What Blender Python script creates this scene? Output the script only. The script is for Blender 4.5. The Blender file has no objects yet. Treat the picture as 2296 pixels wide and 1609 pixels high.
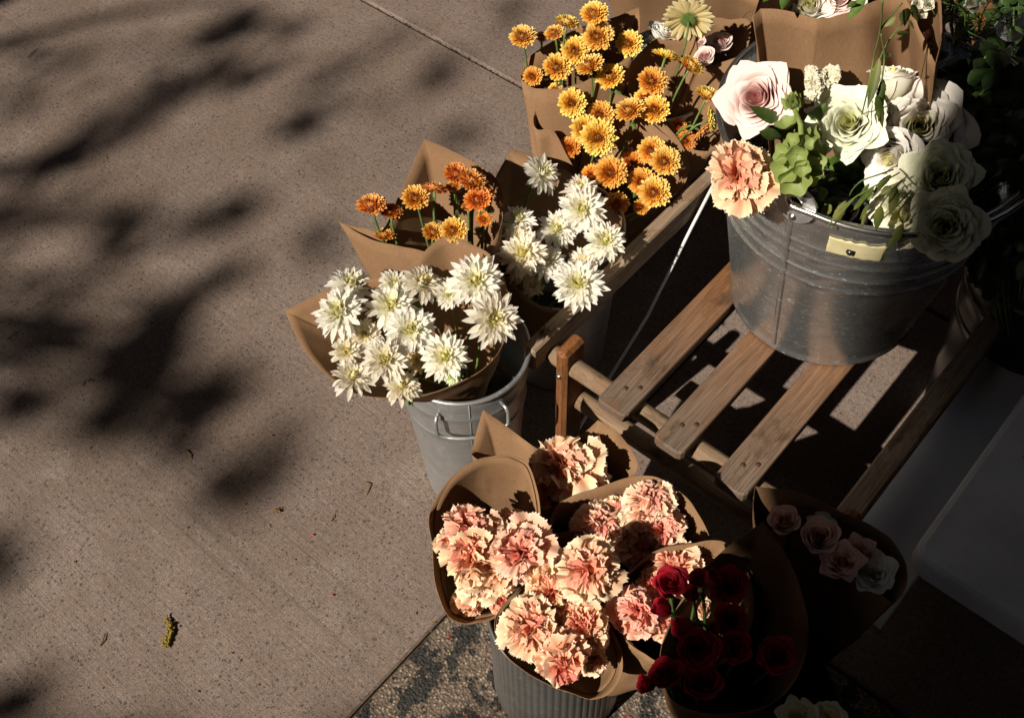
import bpy, math, random
from mathutils import Vector, Matrix, noise
R=math.radians; PI=math.pi
random.seed(7)
sc=bpy.context.scene; COL=sc.collection
# ------------------------------------------------------------------ camera
PW,PH,F=2296.0,1609.0,2550.0
PITCH,ROLL,YAW=R(53.55),R(-2.1),R(42.2)
EYE=Vector((0,0,1.7))
FW=Vector((0,math.cos(PITCH),-math.sin(PITCH))); U0=Vector((0,math.sin(PITCH),math.cos(PITCH))); X0=Vector((1,0,0))
RT=X0*math.cos(ROLL)+U0*math.sin(ROLL); UP=U0*math.cos(ROLL)-X0*math.sin(ROLL)
DV=Vector((math.sin(YAW),math.cos(YAW),0)); DU=Vector((math.cos(YAW),-math.sin(YAW),0))   # along the bench, across it
cd=bpy.data.cameras.new('camera'); cam=bpy.data.objects.new('camera',cd); COL.objects.link(cam)
cam.matrix_world=Matrix(((RT.x,UP.x,-FW.x,EYE.x),(RT.y,UP.y,-FW.y,EYE.y),(RT.z,UP.z,-FW.z,EYE.z),(0,0,0,1)))
cd.sensor_width=36; cd.lens=F/PW*36; cd.clip_start=.02; cd.clip_end=500; sc.camera=cam
def ray(x,y): return FW+RT*((x-PW/2)/F)-UP*((y-PH/2)/F)
def at(x,y,z=0.0):
    d=ray(x,y); return EYE+d*((z-EYE.z)/d.z)
def on_plane(x,y,z0,c,slope):      # a sloping plane: height z0 at c, rising along +y by slope
    d=ray(x,y); k=(z0-slope*c.y-EYE.z)/(d.z-slope*d.y); return EYE+d*k
def px_m(p): return F/((p-EYE).dot(FW))
def uvz(u,v,z=0.0): return DU*u+DV*v+Vector((0,0,z))
class Zone:
    def __init__(s,x0,y0,sc_): s.a=(x0,y0,sc_)
    def __call__(s,x,y): return ((s.a[0]+x/s.a[2])/1.78397,(s.a[1]+y/s.a[2])/1.78397)
    def r(s,q): return q/s.a[2]/1.78397
Z={'1':Zone(2000,0,1.788),'2':Zone(2700,0,1.4628),'A':Zone(1100,500,1.3407),'4':Zone(1600,1500,1.1738),
   'D':Zone(1300,550,2.68125),'L':Zone(2400,2000,1.8478),'M':Zone(2700,1800,1.5021),'N':Zone(2400,0,3.2186),'d':Zone(0,0,1/1.78397),'T':Zone(3300,200,1.7877),'S':Zone(3200,700,4.022),'Q':Zone(3500,0,2.6812)}
# ------------------------------------------------------------------ mesh helpers
class MB:
    def __init__(s): s.v=[];s.f=[];s.c=[];s.hasc=False
    def grid(s,fn,nu,nv,wrapv=False):
        b=len(s.v)
        for i in range(nu+1):
            for j in range(nv if wrapv else nv+1):
                r=fn(i/nu,j/nv)
                if isinstance(r,tuple): s.v.append(r[0]); s.c.append(r[1]); s.hasc=True
                else: s.v.append(r); s.c.append((0,0,0,1))
        w=nv if wrapv else nv+1
        for i in range(nu):
            for j in range(nv):
                j2=(j+1)%w if wrapv else j+1
                s.f.append((b+i*w+j,b+i*w+j2,b+(i+1)*w+j2,b+(i+1)*w+j))
    def poly(s,pts,faces,c=(0,0,0,1)):
        b=len(s.v); s.v+=[Vector(p) for p in pts]; s.c+=[c]*len(pts)
        s.f+=[tuple(b+i for i in f) for f in faces]
    def box(s,c,ex,ey,ez,bev=.002):     # half-extent vectors, chamfered along all edges
        c=Vector(c); n=[ex.normalized(),ey.normalized(),ez.normalized()]; L=[ex.length,ey.length,ez.length]
        b=min(bev,*[l*.9 for l in L]); P=[];idx={}
        for sx in(-1,1):
            for sy in(-1,1):
                for sz in(-1,1):
                    sg=(sx,sy,sz)
                    for k in range(3):
                        p=c.copy()
                        for a in range(3): p+=n[a]*sg[a]*(L[a] if a==k else L[a]-b)
                        idx[(sg,k)]=len(P);P.append(p)
        fs=[]
        for k in range(3):
            a,bb=[i for i in range(3) if i!=k]
            for s_ in(-1,1):
                q=[]
                for sa,sb in((-1,-1),(1,-1),(1,1),(-1,1)):
                    t=[0,0,0];t[k]=s_;t[a]=sa;t[bb]=sb;q.append(idx[(tuple(t),k)])
                fs.append(q)
        for k in range(3):
            a,bb=[i for i in range(3) if i!=k]
            for sa in(-1,1):
                for sb in(-1,1):
                    t0=[0,0,0];t0[a]=sa;t0[bb]=sb;t1=t0[:];t0[k]=-1;t1[k]=1;t0=tuple(t0);t1=tuple(t1)
                    fs.append([idx[(t0,a)],idx[(t1,a)],idx[(t1,bb)],idx[(t0,bb)]])
        for sx in(-1,1):
            for sy in(-1,1):
                for sz in(-1,1): fs.append([idx[((sx,sy,sz),k)] for k in range(3)])
        s.poly(P,fs)
    def tube(s,pts,rad,n=8,cap=True):
        pts=[Vector(p) for p in pts]; rs=rad if isinstance(rad,(list,tuple)) else [rad]*len(pts)
        b=len(s.v); nrm=None
        for i,p in enumerate(pts):
            t=(pts[min(i+1,len(pts)-1)]-pts[max(i-1,0)]).normalized()
            if nrm is None: nrm=t.orthogonal().normalized()
            nrm=(nrm-t*nrm.dot(t)).normalized(); bi=t.cross(nrm)
            for k in range(n):
                a=2*PI*k/n; s.v.append(p+(nrm*math.cos(a)+bi*math.sin(a))*rs[i]); s.c.append((i/max(1,len(pts)-1),0,0,1))
        for i in range(len(pts)-1):
            for k in range(n):
                k2=(k+1)%n; s.f.append((b+i*n+k,b+i*n+k2,b+(i+1)*n+k2,b+(i+1)*n+k))
        if cap: s.f.append(tuple(b+k for k in range(n))[::-1]); e=b+(len(pts)-1)*n; s.f.append(tuple(e+k for k in range(n)))
    def lathe(s,prof,c,n=64,rib=None):
        c=Vector(c); b=len(s.v)
        for r,z in prof:
            for k in range(n):
                a=2*PI*k/n; rr=r+(rib(k) if rib else 0); s.v.append(c+Vector((rr*math.cos(a),rr*math.sin(a),z))); s.c.append((0,0,0,1))
        for i in range(len(prof)-1):
            for k in range(n):
                k2=(k+1)%n; s.f.append((b+i*n+k,b+i*n+k2,b+(i+1)*n+k2,b+(i+1)*n+k))
    def mesh(s,name,m,smooth=True):
        me=bpy.data.meshes.new(name); me.from_pydata([tuple(v) for v in s.v],[],s.f)
        if s.hasc:
            at_=me.color_attributes.new('c','FLOAT_COLOR','POINT'); at_.data.foreach_set('color',[x for c in s.c for x in c])
        if smooth: me.polygons.foreach_set('use_smooth',[True]*len(me.polygons))
        me.materials.append(m); me.update(); return me
def link(name,me,parent=None,loc=None,mat=None):
    o=bpy.data.objects.new(name,me); COL.objects.link(o)
    if parent: o.parent=parent
    if loc is not None: o.location=loc
    if mat is not None: o.matrix_local=mat
    return o
def obj(name,mb,m,parent=None,smooth=True,origin=None):
    if origin is None and parent is not None: origin=parent.location
    if origin is not None: mb.v=[v-origin for v in mb.v]
    o=link(name,mb.mesh(name,m,smooth),parent)
    if origin is not None and parent is None: o.location=origin
    return o
def tag(o,label,cat,group=None):
    o['label']=label;o['category']=cat
    if group:o['group']=group
    return o
def thing(name,label,cat,loc=(0,0,0),group=None):
    o=bpy.data.objects.new(name,None); COL.objects.link(o); o.location=loc; o.empty_display_size=.02
    return tag(o,label,cat,group)
def struct(o): o['kind']='structure'; return o
def solid(o,t):
    m=o.modifiers.new('solidify','SOLIDIFY'); m.thickness=t; m.offset=0; return o
# ------------------------------------------------------------------ materials
class NT:
    def __init__(s,name,yaw=0):
        s.yaw=yaw; s.m=bpy.data.materials.new(name); s.m.use_nodes=True; s.t=s.m.node_tree; s.n=s.t.nodes; s.l=s.t.links
        s.b=s.n['Principled BSDF']; s.out=s.n['Material Output']
    def add(s,ty,**k):
        n=s.n.new(ty)
        for a,v in k.items(): setattr(n,a,v)
        return n
    def put(s,sock,v):
        if isinstance(v,bpy.types.NodeSocket): s.l.new(v,sock)
        elif isinstance(v,(tuple,list)) and sock.type=='RGBA' and len(v)==3: sock.default_value=(*v,1)
        else: sock.default_value=v
    def coord(s,kind='Object',scale=(1,1,1),rot=(0,0,0)):
        c=s.add('ShaderNodeTexCoord'); m=s.add('ShaderNodeMapping'); src=c.outputs[kind]
        if s.yaw: r=s.add('ShaderNodeMapping'); s.l.new(src,r.inputs[0]); r.inputs['Rotation'].default_value=(0,0,s.yaw); src=r.outputs[0]
        s.l.new(src,m.inputs[0]); m.inputs['Scale'].default_value=scale; m.inputs['Rotation'].default_value=rot
        return m.outputs[0]
    def noise(s,vec,scale,detail=4,rough=.55,out='Fac'):
        n=s.add('ShaderNodeTexNoise'); s.put(n.inputs['Vector'],vec); n.inputs['Scale'].default_value=scale; n.inputs['Detail'].default_value=detail; n.inputs['Roughness'].default_value=rough
        return n.outputs[out]
    def voro(s,vec,scale,out='Distance',feature='F1'):
        n=s.add('ShaderNodeTexVoronoi',feature=feature); s.put(n.inputs['Vector'],vec); n.inputs['Scale'].default_value=scale
        return n.outputs[out]
    def ramp(s,fac,stops,interp='LINEAR'):
        n=s.add('ShaderNodeValToRGB'); s.put(n.inputs[0],fac); e=n.color_ramp.elements; n.color_ramp.interpolation=interp
        while len(e)<len(stops): e.new(.5)
        for k,(p,c) in enumerate(stops):
            e[k].position=p; e[k].color=(c,c,c,1) if isinstance(c,(int,float)) else (*c,1)
        return n.outputs[0]
    def mix(s,fac,a,b,mode='MIX'):
        n=s.add('ShaderNodeMix',data_type='RGBA',blend_type=mode); s.put(n.inputs[0],fac); s.put(n.inputs[6],a); s.put(n.inputs[7],b); return n.outputs[2]
    def math(s,op,a,b=0.0,clamp=False):
        n=s.add('ShaderNodeMath',operation=op,use_clamp=clamp); s.put(n.inputs[0],a); s.put(n.inputs[1],b); return n.outputs[0]
    def bump(s,h,st,dist=.002,normal=None):
        n=s.add('ShaderNodeBump'); n.inputs['Strength'].default_value=st; n.inputs['Distance'].default_value=dist; s.put(n.inputs['Height'],h)
        if normal: s.l.new(normal,n.inputs['Normal'])
        return n.outputs[0]
    def fin(s,col,rough=.6,spec=.3,metal=0.0,normal=None,trans=0.0):
        s.put(s.b.inputs['Base Color'],col); s.put(s.b.inputs['Roughness'],rough); s.put(s.b.inputs['Specular IOR Level'],spec); s.put(s.b.inputs['Metallic'],metal)
        if normal: s.l.new(normal,s.b.inputs['Normal'])
        if trans:
            t=s.add('ShaderNodeBsdfTranslucent'); s.put(t.inputs[0],col); mx=s.add('ShaderNodeMixShader'); mx.inputs[0].default_value=trans
            if normal: s.l.new(normal,t.inputs['Normal'])
            s.l.new(s.b.outputs[0],mx.inputs[1]); s.l.new(t.outputs[0],mx.inputs[2]); s.l.new(mx.outputs[0],s.out.inputs[0])
        return s.m
def attr(t):
    a=t.add('ShaderNodeVertexColor',layer_name='c'); sp=t.add('ShaderNodeSeparateColor'); t.l.new(a.outputs[0],sp.inputs[0]); return sp.outputs[0],sp.outputs[1],sp.outputs[2]
def petal_mat(name,stops,inner,inner_pos=(.0,.35),trans=.25,vein=.12,ringpow=1,spread=.1):
    t=NT(name); s_,k,r=attr(t); oi=t.add('ShaderNodeObjectInfo')
    c=t.ramp(s_,stops)
    if inner: c=t.mix(t.ramp(k,[(inner_pos[0],1.0),(inner_pos[1],0.0)]),c,inner)
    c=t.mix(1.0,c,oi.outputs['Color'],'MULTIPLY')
    v=t.noise(t.coord(scale=(1,1,1)),14,3)
    f=t.math('ADD',t.math('MULTIPLY',v,vein*2),1-vein); f=t.math('ADD',f,t.math('MULTIPLY',t.math('SUBTRACT',r,.5),spread*2))
    cc=t.add('ShaderNodeCombineColor'); 
    for q in range(3): t.l.new(f,cc.inputs[q])
    c=t.mix(1.0,c,cc.outputs[0],'MULTIPLY')
    return t.fin(c,.62,.18,trans=trans)
M={}
M['orange']=petal_mat('orange_mum_petal',[(0,(.30,.04,.008)),(.30,(.66,.20,.015)),(.60,(.84,.40,.04)),(.82,(.88,.60,.15)),(1,(.92,.76,.38))],(.42,.06,.02),(.10,.50),trans=.22,spread=.16)
M['orange_c']=petal_mat('orange_mum_centre',[(0,(.12,.01,.012)),(.6,(.28,.035,.02)),(1,(.55,.17,.05))],None)
M['white']=petal_mat('white_mum_petal',[(0,(.78,.72,.42)),(.3,(.94,.91,.78)),(1,(.95,.93,.89))],(.93,.87,.42),(.08,.52),trans=.48,vein=.05,spread=.05)
M['white_c']=petal_mat('white_mum_centre',[(0,(.46,.52,.05)),(.6,(.76,.76,.16)),(1,(.88,.86,.36))],None)
M['carn']=petal_mat('carnation_petal',[(0,(.60,.13,.05)),(.35,(.78,.30,.16)),(.70,(.86,.48,.31)),(.93,(.90,.66,.48)),(1,(.93,.80,.64))],(.86,.30,.24),(.10,.60),trans=.22,vein=.08,spread=.12)  # deep salmon bases, made darker to stand for shade between the petals
M['rose']=petal_mat('rose_petal',[(0,(.76,.56,.48)),(.5,(.86,.64,.60)),(1,(.89,.73,.70))],(.80,.46,.45),(.0,.5),trans=.25,vein=.05,spread=.05)
M['wrose']=petal_mat('white_rose_petal',[(0,(.74,.69,.36)),(.4,(.86,.83,.66)),(1,(.91,.89,.82))],(.80,.77,.42),(.0,.30),trans=.25,vein=.04,spread=.04)
M['red']=petal_mat('red_rose_petal',[(0,(.22,.004,.01)),(.6,(.38,.008,.022)),(1,(.42,.012,.03))],None,trans=.12)
M['gerb']=petal_mat('gerbera_petal',[(0,(.62,.48,.18)),(.5,(.78,.66,.34)),(1,(.82,.74,.44))],None,trans=.3)
def plain(name,c1,c2,scale,rough=.6,spec=.3,trans=0,bump=0,metal=0):
    t=NT(name); v=t.coord(); n=t.noise(v,scale,5); c=t.ramp(n,[(.35,c1),(.65,c2)])
    return t.fin(c,rough,spec,metal,t.bump(n,bump) if bump else None,trans)
M['stem']=plain('green_stem',(.07,.13,.03),(.14,.21,.06),40,.5)
M['leaf']=plain('green_leaf',(.06,.13,.02),(.13,.22,.05),60,.45,.4,.25)
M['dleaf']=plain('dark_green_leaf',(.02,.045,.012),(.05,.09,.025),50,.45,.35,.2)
M['crown']=plain('crown_leaf',(.012,.02,.008),(.025,.04,.012),20,.7,.2,.04)
M['bells']=plain('bells_green',(.21,.28,.065),(.35,.42,.14),50,.5,.3,.35)
M['oat']=plain('oat_spikelet',(.055,.095,.018),(.17,.17,.045),26,.5,.3,.16)
M['twig']=plain('brown_twig',(.16,.09,.03),(.24,.15,.05),60,.6)
M['bark']=plain('tree_bark',(.07,.05,.04),(.14,.11,.08),12,.9,.1,0,.6)
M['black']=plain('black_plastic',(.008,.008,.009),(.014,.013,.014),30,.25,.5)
M['catkin']=plain('catkin_yellow',(.16,.11,.015),(.30,.23,.03),300,.8)
M['redbit']=plain('red_scrap',(.42,.03,.03),(.5,.06,.05),50)
M['florets']=plain('cream_floret',(.70,.68,.52),(.80,.78,.68),80,.6,.2,.25)
M['fyellow']=plain('yellow_stamen',(.55,.40,.08),(.7,.55,.15),80)
def kraft():
    t=NT('kraft_paper'); v=t.coord(); a=t.noise(v,9,4,.6); f=t.noise(t.coord(scale=(1,1,.35)),420,4,.7); sp=t.voro(v,330)
    c=t.ramp(a,[(.3,(.235,.137,.073)),(.7,(.290,.174,.098))])
    c=t.mix(t.math('MULTIPLY',t.ramp(f,[(.35,1.0),(.62,0.0)]),.45),c,(.19,.105,.055))
    c=t.mix(t.math('MULTIPLY',t.ramp(sp,[(.05,1.0),(.14,0.0)]),.45),c,(.52,.38,.25))
    dk=t.math('GREATER_THAN',t.noise(v,260,2,.5),.735); c=t.mix(t.math('MULTIPLY',dk,.6),c,(.09,.05,.03))
    return t.fin(c,.85,.12,normal=t.bump(t.math('ADD',t.math('MULTIPLY',a,2.0),t.math('MULTIPLY',f,.25)),.35,.002),trans=.10)
M['kraft']=kraft()
def wood(name,c1,c2,c3,gray=.4,ax=1,ends=0):        # ax: which way the grain runs (0 across the bench, 1 along it, 2 upright)
    t=NT(name,YAW); sc3=lambda a,b:tuple(b if i==ax else a for i in range(3))
    v=t.coord(scale=sc3(60,2.2)); w=t.coord(scale=sc3(210,5))
    g=t.noise(v,2.2,6,.62); fi=t.noise(w,2.5,4,.7); big=t.noise(t.coord(scale=sc3(6,2.2)),3.0,5,.6)
    c=t.ramp(g,[(.28,c1),(.5,c2),(.72,c3)])
    c=t.mix(t.math('MULTIPLY',t.ramp(fi,[(.36,1.0),(.54,0.0)]),.7),c,tuple(q*.40 for q in c1))
    c=t.mix(t.math('MULTIPLY',t.ramp(big,[(.40,0.0),(.66,1.0)]),gray),c,(.20,.150,.112))
    if ends:      # weathered grey towards the near ends
        sp=t.add('ShaderNodeSeparateXYZ'); t.l.new(t.coord(),sp.inputs[0]); e=t.ramp(t.math('ADD',t.math('ADD',sp.outputs[1],.70),t.math('MULTIPLY',big,.16)),[(.13,1.0),(.44,0.0)])
        c=t.mix(t.math('MULTIPLY',e,.90),c,t.ramp(fi,[(.32,(.058,.045,.037)),(.66,(.200,.158,.125))]))
    st=t.noise(t.coord(scale=sc3(13,7)),1.4,4,.62); ring=t.ramp(st,[(.545,0.0),(.556,1.0),(.575,0.0)]); c=t.mix(t.math('MULTIPLY',ring,.5),c,(.10,.05,.022))
    c=t.mix(t.math('MULTIPLY',t.ramp(st,[(.55,0.0),(.60,1.0)]),.35),c,(.15,.062,.024))
    dk=t.noise(t.coord(scale=sc3(20,9)),1.1,5,.65); c=t.mix(t.math('MULTIPLY',t.ramp(dk,[(.57,0.0),(.68,1.0)]),.8),c,(.045,.027,.016))
    return t.fin(c,.72,.2,normal=t.bump(t.math('ADD',g,t.math('MULTIPLY',fi,.8)),.5,.0012))
M['wood']=wood('weathered_slat_wood',(.120,.047,.017),(.190,.082,.032),(.245,.122,.055),.36,1,1)
M['woodo']=wood('orange_post_wood',(.16,.052,.016),(.23,.088,.028),(.28,.125,.045),.1,2)
M['woodg']=wood('pale_rail_wood',(.24,.165,.105),(.34,.25,.17),(.42,.33,.24),.4)
M['woodd']=wood('pale_dowel_wood',(.18,.112,.062),(.26,.175,.105),(.32,.23,.15),.5,0)
M['rust']=plain('rusty_screw',(.035,.018,.012),(.09,.045,.025),400,.6)
def galv(name,base,rough,metal,spots):
    t=NT(name); v=t.coord(); cells=t.voro(t.coord(scale=(1,1,.45)),46,'Color'); bw=t.add('ShaderNodeRGBToBW'); t.l.new(cells,bw.inputs[0])
    n=t.noise(t.coord(scale=(1,1,1.7)),26,6,.7); sc_=t.noise(t.coord(scale=(1,1,3.5)),95,4,.75)
    c=t.mix(t.math('MULTIPLY',bw.outputs[0],.35),base,tuple(min(1,q*1.5) for q in base))
    c=t.mix(t.math('MULTIPLY',t.ramp(n,[(.45,0.0),(.75,1.0)]),.5),c,tuple(q*.55 for q in base))
    m=t.math('MULTIPLY',t.ramp(sc_,[(.60,0.0),(.70,1.0)]),spots); c=t.mix(m,c,(.55,.56,.56))
    mt=t.math('MULTIPLY',t.math('SUBTRACT',1.0,m),metal); rg=t.math('ADD',t.math('MULTIPLY',n,.22),rough-.08); rg=t.math('ADD',rg,t.math('MULTIPLY',m,.3))
    return t.fin(c,rg,.4,mt,t.bump(t.math('ADD',n,sc_),.12,.0015))
M['galv']=galv('galvanised_zinc',(.42,.43,.44),.36,.72,.5)
M['tub']=galv('worn_tub_metal',(.52,.53,.54),.23,.88,.5)
M['tin']=galv('ribbed_tin',(.30,.29,.28),.34,.80,.4)
M['wire']=galv('steel_wire',(.58,.57,.56),.22,.95,.1)
def painted(name,c1,c2,rough=.55):
    t=NT(name); v=t.coord(); n=t.noise(v,7,5,.6); sp=t.noise(v,120,3,.6); ch=t.noise(v,22,6,.75)
    c=t.ramp(n,[(.3,c1),(.7,c2)]); c=t.mix(t.math('MULTIPLY',t.ramp(t.noise(v,2.3,6,.7),[(.50,0.0),(.66,1.0)]),.5),c,(.33,.31,.28)); c=t.mix(t.math('MULTIPLY',t.ramp(ch,[(.66,0.0),(.70,1.0)]),.8),c,(.10,.09,.08))
    c=t.mix(t.math('MULTIPLY',t.math('GREATER_THAN',sp,.70),.4),c,(.25,.24,.22))
    return t.fin(c,rough,.35,normal=t.bump(n,.15))
M['paint']=painted('chipped_white_paint',(.56,.57,.60),(.68,.69,.71))
def concrete():
    t=NT('broomed_concrete'); v=t.coord()                 # local x runs across the bench, y along it: broom lines follow x
    br=t.noise(t.coord(scale=(7,260,1)),1.0,4,.65); br2=t.noise(t.coord(scale=(.7,58,1)),1.0,3,.6); gr=t.noise(v,480,3,.7); st=t.noise(v,2.1,5,.62); st2=t.noise(v,9,5,.65)
    c=t.ramp(st,[(.3,(.152,.113,.096)),(.55,(.212,.164,.144)),(.75,(.272,.220,.197))])
    c=t.mix(t.math('MULTIPLY',t.ramp(st2,[(.38,1.0),(.62,0.0)]),.42),c,(.150,.108,.082))
    c=t.mix(t.math('MULTIPLY',t.ramp(t.noise(v,5.3,6,.7),[(.56,0.0),(.68,1.0)]),.35),c,(.31,.265,.235))
    c=t.mix(.9,c,t.ramp(gr,[(.26,.18),(.74,.80)]),'OVERLAY'); c=t.mix(.5,c,t.ramp(t.noise(v,900,2,.6),[(.25,.15),(.75,.85)]),'OVERLAY'); c=t.mix(.38,c,t.ramp(t.noise(v,130,3,.7),[(.30,.22),(.70,.78)]),'OVERLAY')
    c=t.mix(t.math('MULTIPLY',t.ramp(br,[(.30,1.0),(.52,0.0)]),t.math('MULTIPLY',t.noise(v,3.1,3,.6),1.15)),c,(.15,.115,.095))
    c=t.mix(t.math('MULTIPLY',t.ramp(br2,[(.28,1.0),(.36,0.0)]),.7),c,(.14,.105,.085))
    nv=t.add('ShaderNodeVectorMath',operation='ADD'); t.l.new(v,nv.inputs[0]); wz=t.add('ShaderNodeVectorMath',operation='SCALE'); t.l.new(t.noise(v,160,2,.5,'Color'),wz.inputs[0]); wz.inputs['Scale'].default_value=.006; t.l.new(wz.outputs[0],nv.inputs[1])
    for scl,thr,colr,am in((330,.15,(.05,.042,.04),.8),(250,.13,(.11,.08,.06),.75),(150,.115,(.045,.042,.045),.85),(95,.13,(.075,.06,.052),.85),(70,.10,(.10,.085,.08),.8),(200,.10,(.40,.34,.30),.45),(60,.05,(.05,.045,.045),.9)):
        d=t.voro(nv.outputs[0],scl); pick=t.math('GREATER_THAN',t.noise(v,scl*.31,2,.5),.50)
        k=t.math('MULTIPLY',t.ramp(d,[(thr*1.3,1.0),(thr*2.2,0.0)]),t.math('MULTIPLY',pick,am)); c=t.mix(k,c,colr)
    h=t.math('ADD',t.math('MULTIPLY',br,.8),t.math('ADD',t.math('MULTIPLY',gr,.45),t.math('MULTIPLY',br2,.8)))
    return t.fin(c,.9,.15,normal=t.bump(h,.55,.0022))
M['concrete']=concrete()
def aggregate():
    t=NT('exposed_aggregate'); v=t.coord(); d=t.voro(v,200); dc=t.voro(v,200,'Color'); bw=t.add('ShaderNodeRGBToBW'); t.l.new(dc,bw.inputs[0])
    st=t.noise(v,21,7,.70); fine=t.noise(v,300,3,.7)
    c=t.ramp(bw.outputs[0],[(.2,(.15,.112,.084)),(.5,(.24,.185,.142)),(.8,(.35,.29,.24))])
    c=t.mix(t.ramp(d,[(.32,0.0),(.46,1.0)]),c,(.13,.10,.078)); c=t.mix(.6,c,t.ramp(fine,[(.3,.3),(.7,.72)]),'OVERLAY')
    tar=t.ramp(t.math('ADD',st,t.math('MULTIPLY',fine,.08)),[(.545,0.0),(.565,1.0)])
    c=t.mix(tar,c,t.ramp(fine,[(.35,(.014,.0135,.013)),(.65,(.058,.055,.052))]))
    rd=t.ramp(t.noise(v,38,3,.5),[(.705,0.0),(.72,1.0)]); c=t.mix(t.math('MULTIPLY',rd,.8),c,(.40,.05,.04))
    h=t.math('ADD',t.math('MULTIPLY',t.math('SUBTRACT',1.0,d),1.2),t.math('MULTIPLY',fine,.4))
    return t.fin(c,.9,.1,normal=t.bump(h,.7,.0035))
M['aggregate']=aggregate()
M['dirt']=plain('joint_dirt',(.035,.026,.018),(.09,.065,.04),90,.95,.1)
M['tape']=plain('cream_tape',(.56,.50,.27),(.64,.58,.36),60,.7,.2)
M['blocker']=plain('dark_blocker',(.03,.035,.03),(.05,.05,.045),6,.9)  # dark surface of the added canopy and light-blocking walls
# ------------------------------------------------------------------ light
SUN=(DU*.055+DV*.41+Vector((0,0,-.35))).normalized()          # direction the light travels
el=math.asin(-SUN.z); azs=math.atan2(-SUN.x,-SUN.y)             # azimuth of the sun, clockwise from +y
w=bpy.data.worlds.new('World'); sc.world=w; w.use_nodes=True; nt=w.node_tree
sky=nt.nodes.new('ShaderNodeTexSky'); sky.sky_type='NISHITA'; sky.sun_disc=False; sky.sun_elevation=el; sky.sun_rotation=azs
nt.links.new(sky.outputs[0],nt.nodes['Background'].inputs[0]); nt.nodes['Background'].inputs[1].default_value=.05
sl=bpy.data.lights.new('sun','SUN'); sl.energy=5.0; sl.angle=R(.53); sl.color=(1,.905,.76)
so=bpy.data.objects.new('sun',sl); COL.objects.link(so); so.rotation_euler=SUN.to_track_quat('-Z','Y').to_euler(); so.location=(-3,-4,6)
sc.view_settings.view_transform='Standard'; sc.view_settings.look='None'; sc.view_settings.exposure=.36; sc.view_settings.gamma=1
sc.cycles.max_bounces=6; sc.cycles.diffuse_bounces=3; sc.cycles.glossy_bounces=3; sc.cycles.use_denoising=True
# ------------------------------------------------------------------ ground: four slabs with open joints over a bed of dirt
def slab(name,u0,u1,v0,v1,m,z=0.0):
    mb=MB(); mb.box(((u0+u1)/2,(v0+v1)/2,z-.03),Vector(((u1-u0)/2,0,0)),Vector((0,(v1-v0)/2,0)),Vector((0,0,.03)),.0035)
    o=obj(name,mb,m,smooth=False); o.rotation_euler=(0,0,-YAW); return struct(o)
bed=MB(); bed.poly([(-80,-80,-.009),(80,-80,-.009),(80,80,-.009),(-80,80,-.009)],[(0,1,2,3)]); struct(obj('ground',bed,M['dirt'],smooth=False))
VJ,UJ,VK=1.525,-.595,.80
slab('pavement',-4,UJ-.002,-3,VJ-.004,M['concrete'])
slab('pavement',-4,UJ-.002,VJ+.004,6,M['concrete'])
slab('pavement',UJ+.002,1.6,VJ+.004,6,M['concrete'])
slab('pavement',UJ+.002,1.6,VK+.003,VJ-.004,M['concrete'])
slab('worn_pavement',UJ+.002,1.6,-3,VK-.003,M['aggregate'],-.001)
# ------------------------------------------------------------------ wooden bench (slats on dowels)
bench=thing('slatted_bench','weathered wooden bench of three open slats carrying the big metal tub','bench',uvz(-.40,1.4,0))
def vbox(u0,u1,v0,v1,z0,z1,bev=.004):
    m=MB(); m.box(uvz((u0+u1)/2,(v0+v1)/2,(z0+z1)/2),DU*((u1-u0)/2),DV*((v1-v0)/2),Vector((0,0,(z1-z0)/2)),bev); return m
def round_slat(u0,u1,v0,v1,z0,z1):         # a slat with worn, rounded ends
    m=MB(); c=.009; pts=[(u0,v0+c),(u0+c*.3,v0+c*.3),(u0+c,v0),(u1-c,v0),(u1-c*.3,v0+c*.3),(u1,v0+c),(u1,v1),(u0,v1)]
    b=.0025; uc=(u0+u1)/2
    rings=[[uvz(uc+(u-uc)*(1-s*.05),v+(s*.002 if v<v1 else 0),z) for u,v in pts] for z,s in((z0,1),(z0+b,0),(z1-b,0),(z1,1))]
    n=len(pts); P=[p for r in rings for p in r]; fs=[tuple(range(n))[::-1],tuple(3*n+i for i in range(n))]
    for k in range(3):
        for i in range(n): j=(i+1)%n; fs.append((k*n+i,k*n+j,(k+1)*n+j,(k+1)*n+i))
    m.poly(P,fs); return m
for u0,u1 in ((-.531,-.479),(-.431,-.381),(-.329,-.278)):
    s=obj('slat',round_slat(u0,u1,.762,2.05,.331,.35),M['wood'],bench,smooth=False)
    for v_ in (.809,1.98):
        for k,dv_ in((.42,-.006),(.72,.008)):
            n=MB(); n.lathe([(.0001,.0012),(.0036,.0010),(.0046,-.001)],uvz(u0+(u1-u0)*k,v_+dv_,.3502),10)
            sc_=obj('screw',n,M['rust'],s,origin=bench.location)
def dowel(u0,u1,v,z,r): m=MB(); m.tube([uvz(u0+(u1-u0)*k/24,v,z) for k in range(25)],[r*(.97+.04*noise.noise((k*.4,v*9,z*7))) for k in range(25)],18); return m
obj('dowel',dowel(-.655,-.125,.806,.3145,.0155),M['woodd'],bench)
obj('dowel',dowel(-.655,-.125,1.97,.3145,.0155),M['woodd'],bench)
obj('dowel',dowel(-.597,-.135,.815,.225,.0165),M['woodd'],bench)
obj('dowel',dowel(-.605,-.135,1.96,.20,.0155),M['woodd'],bench)
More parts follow.
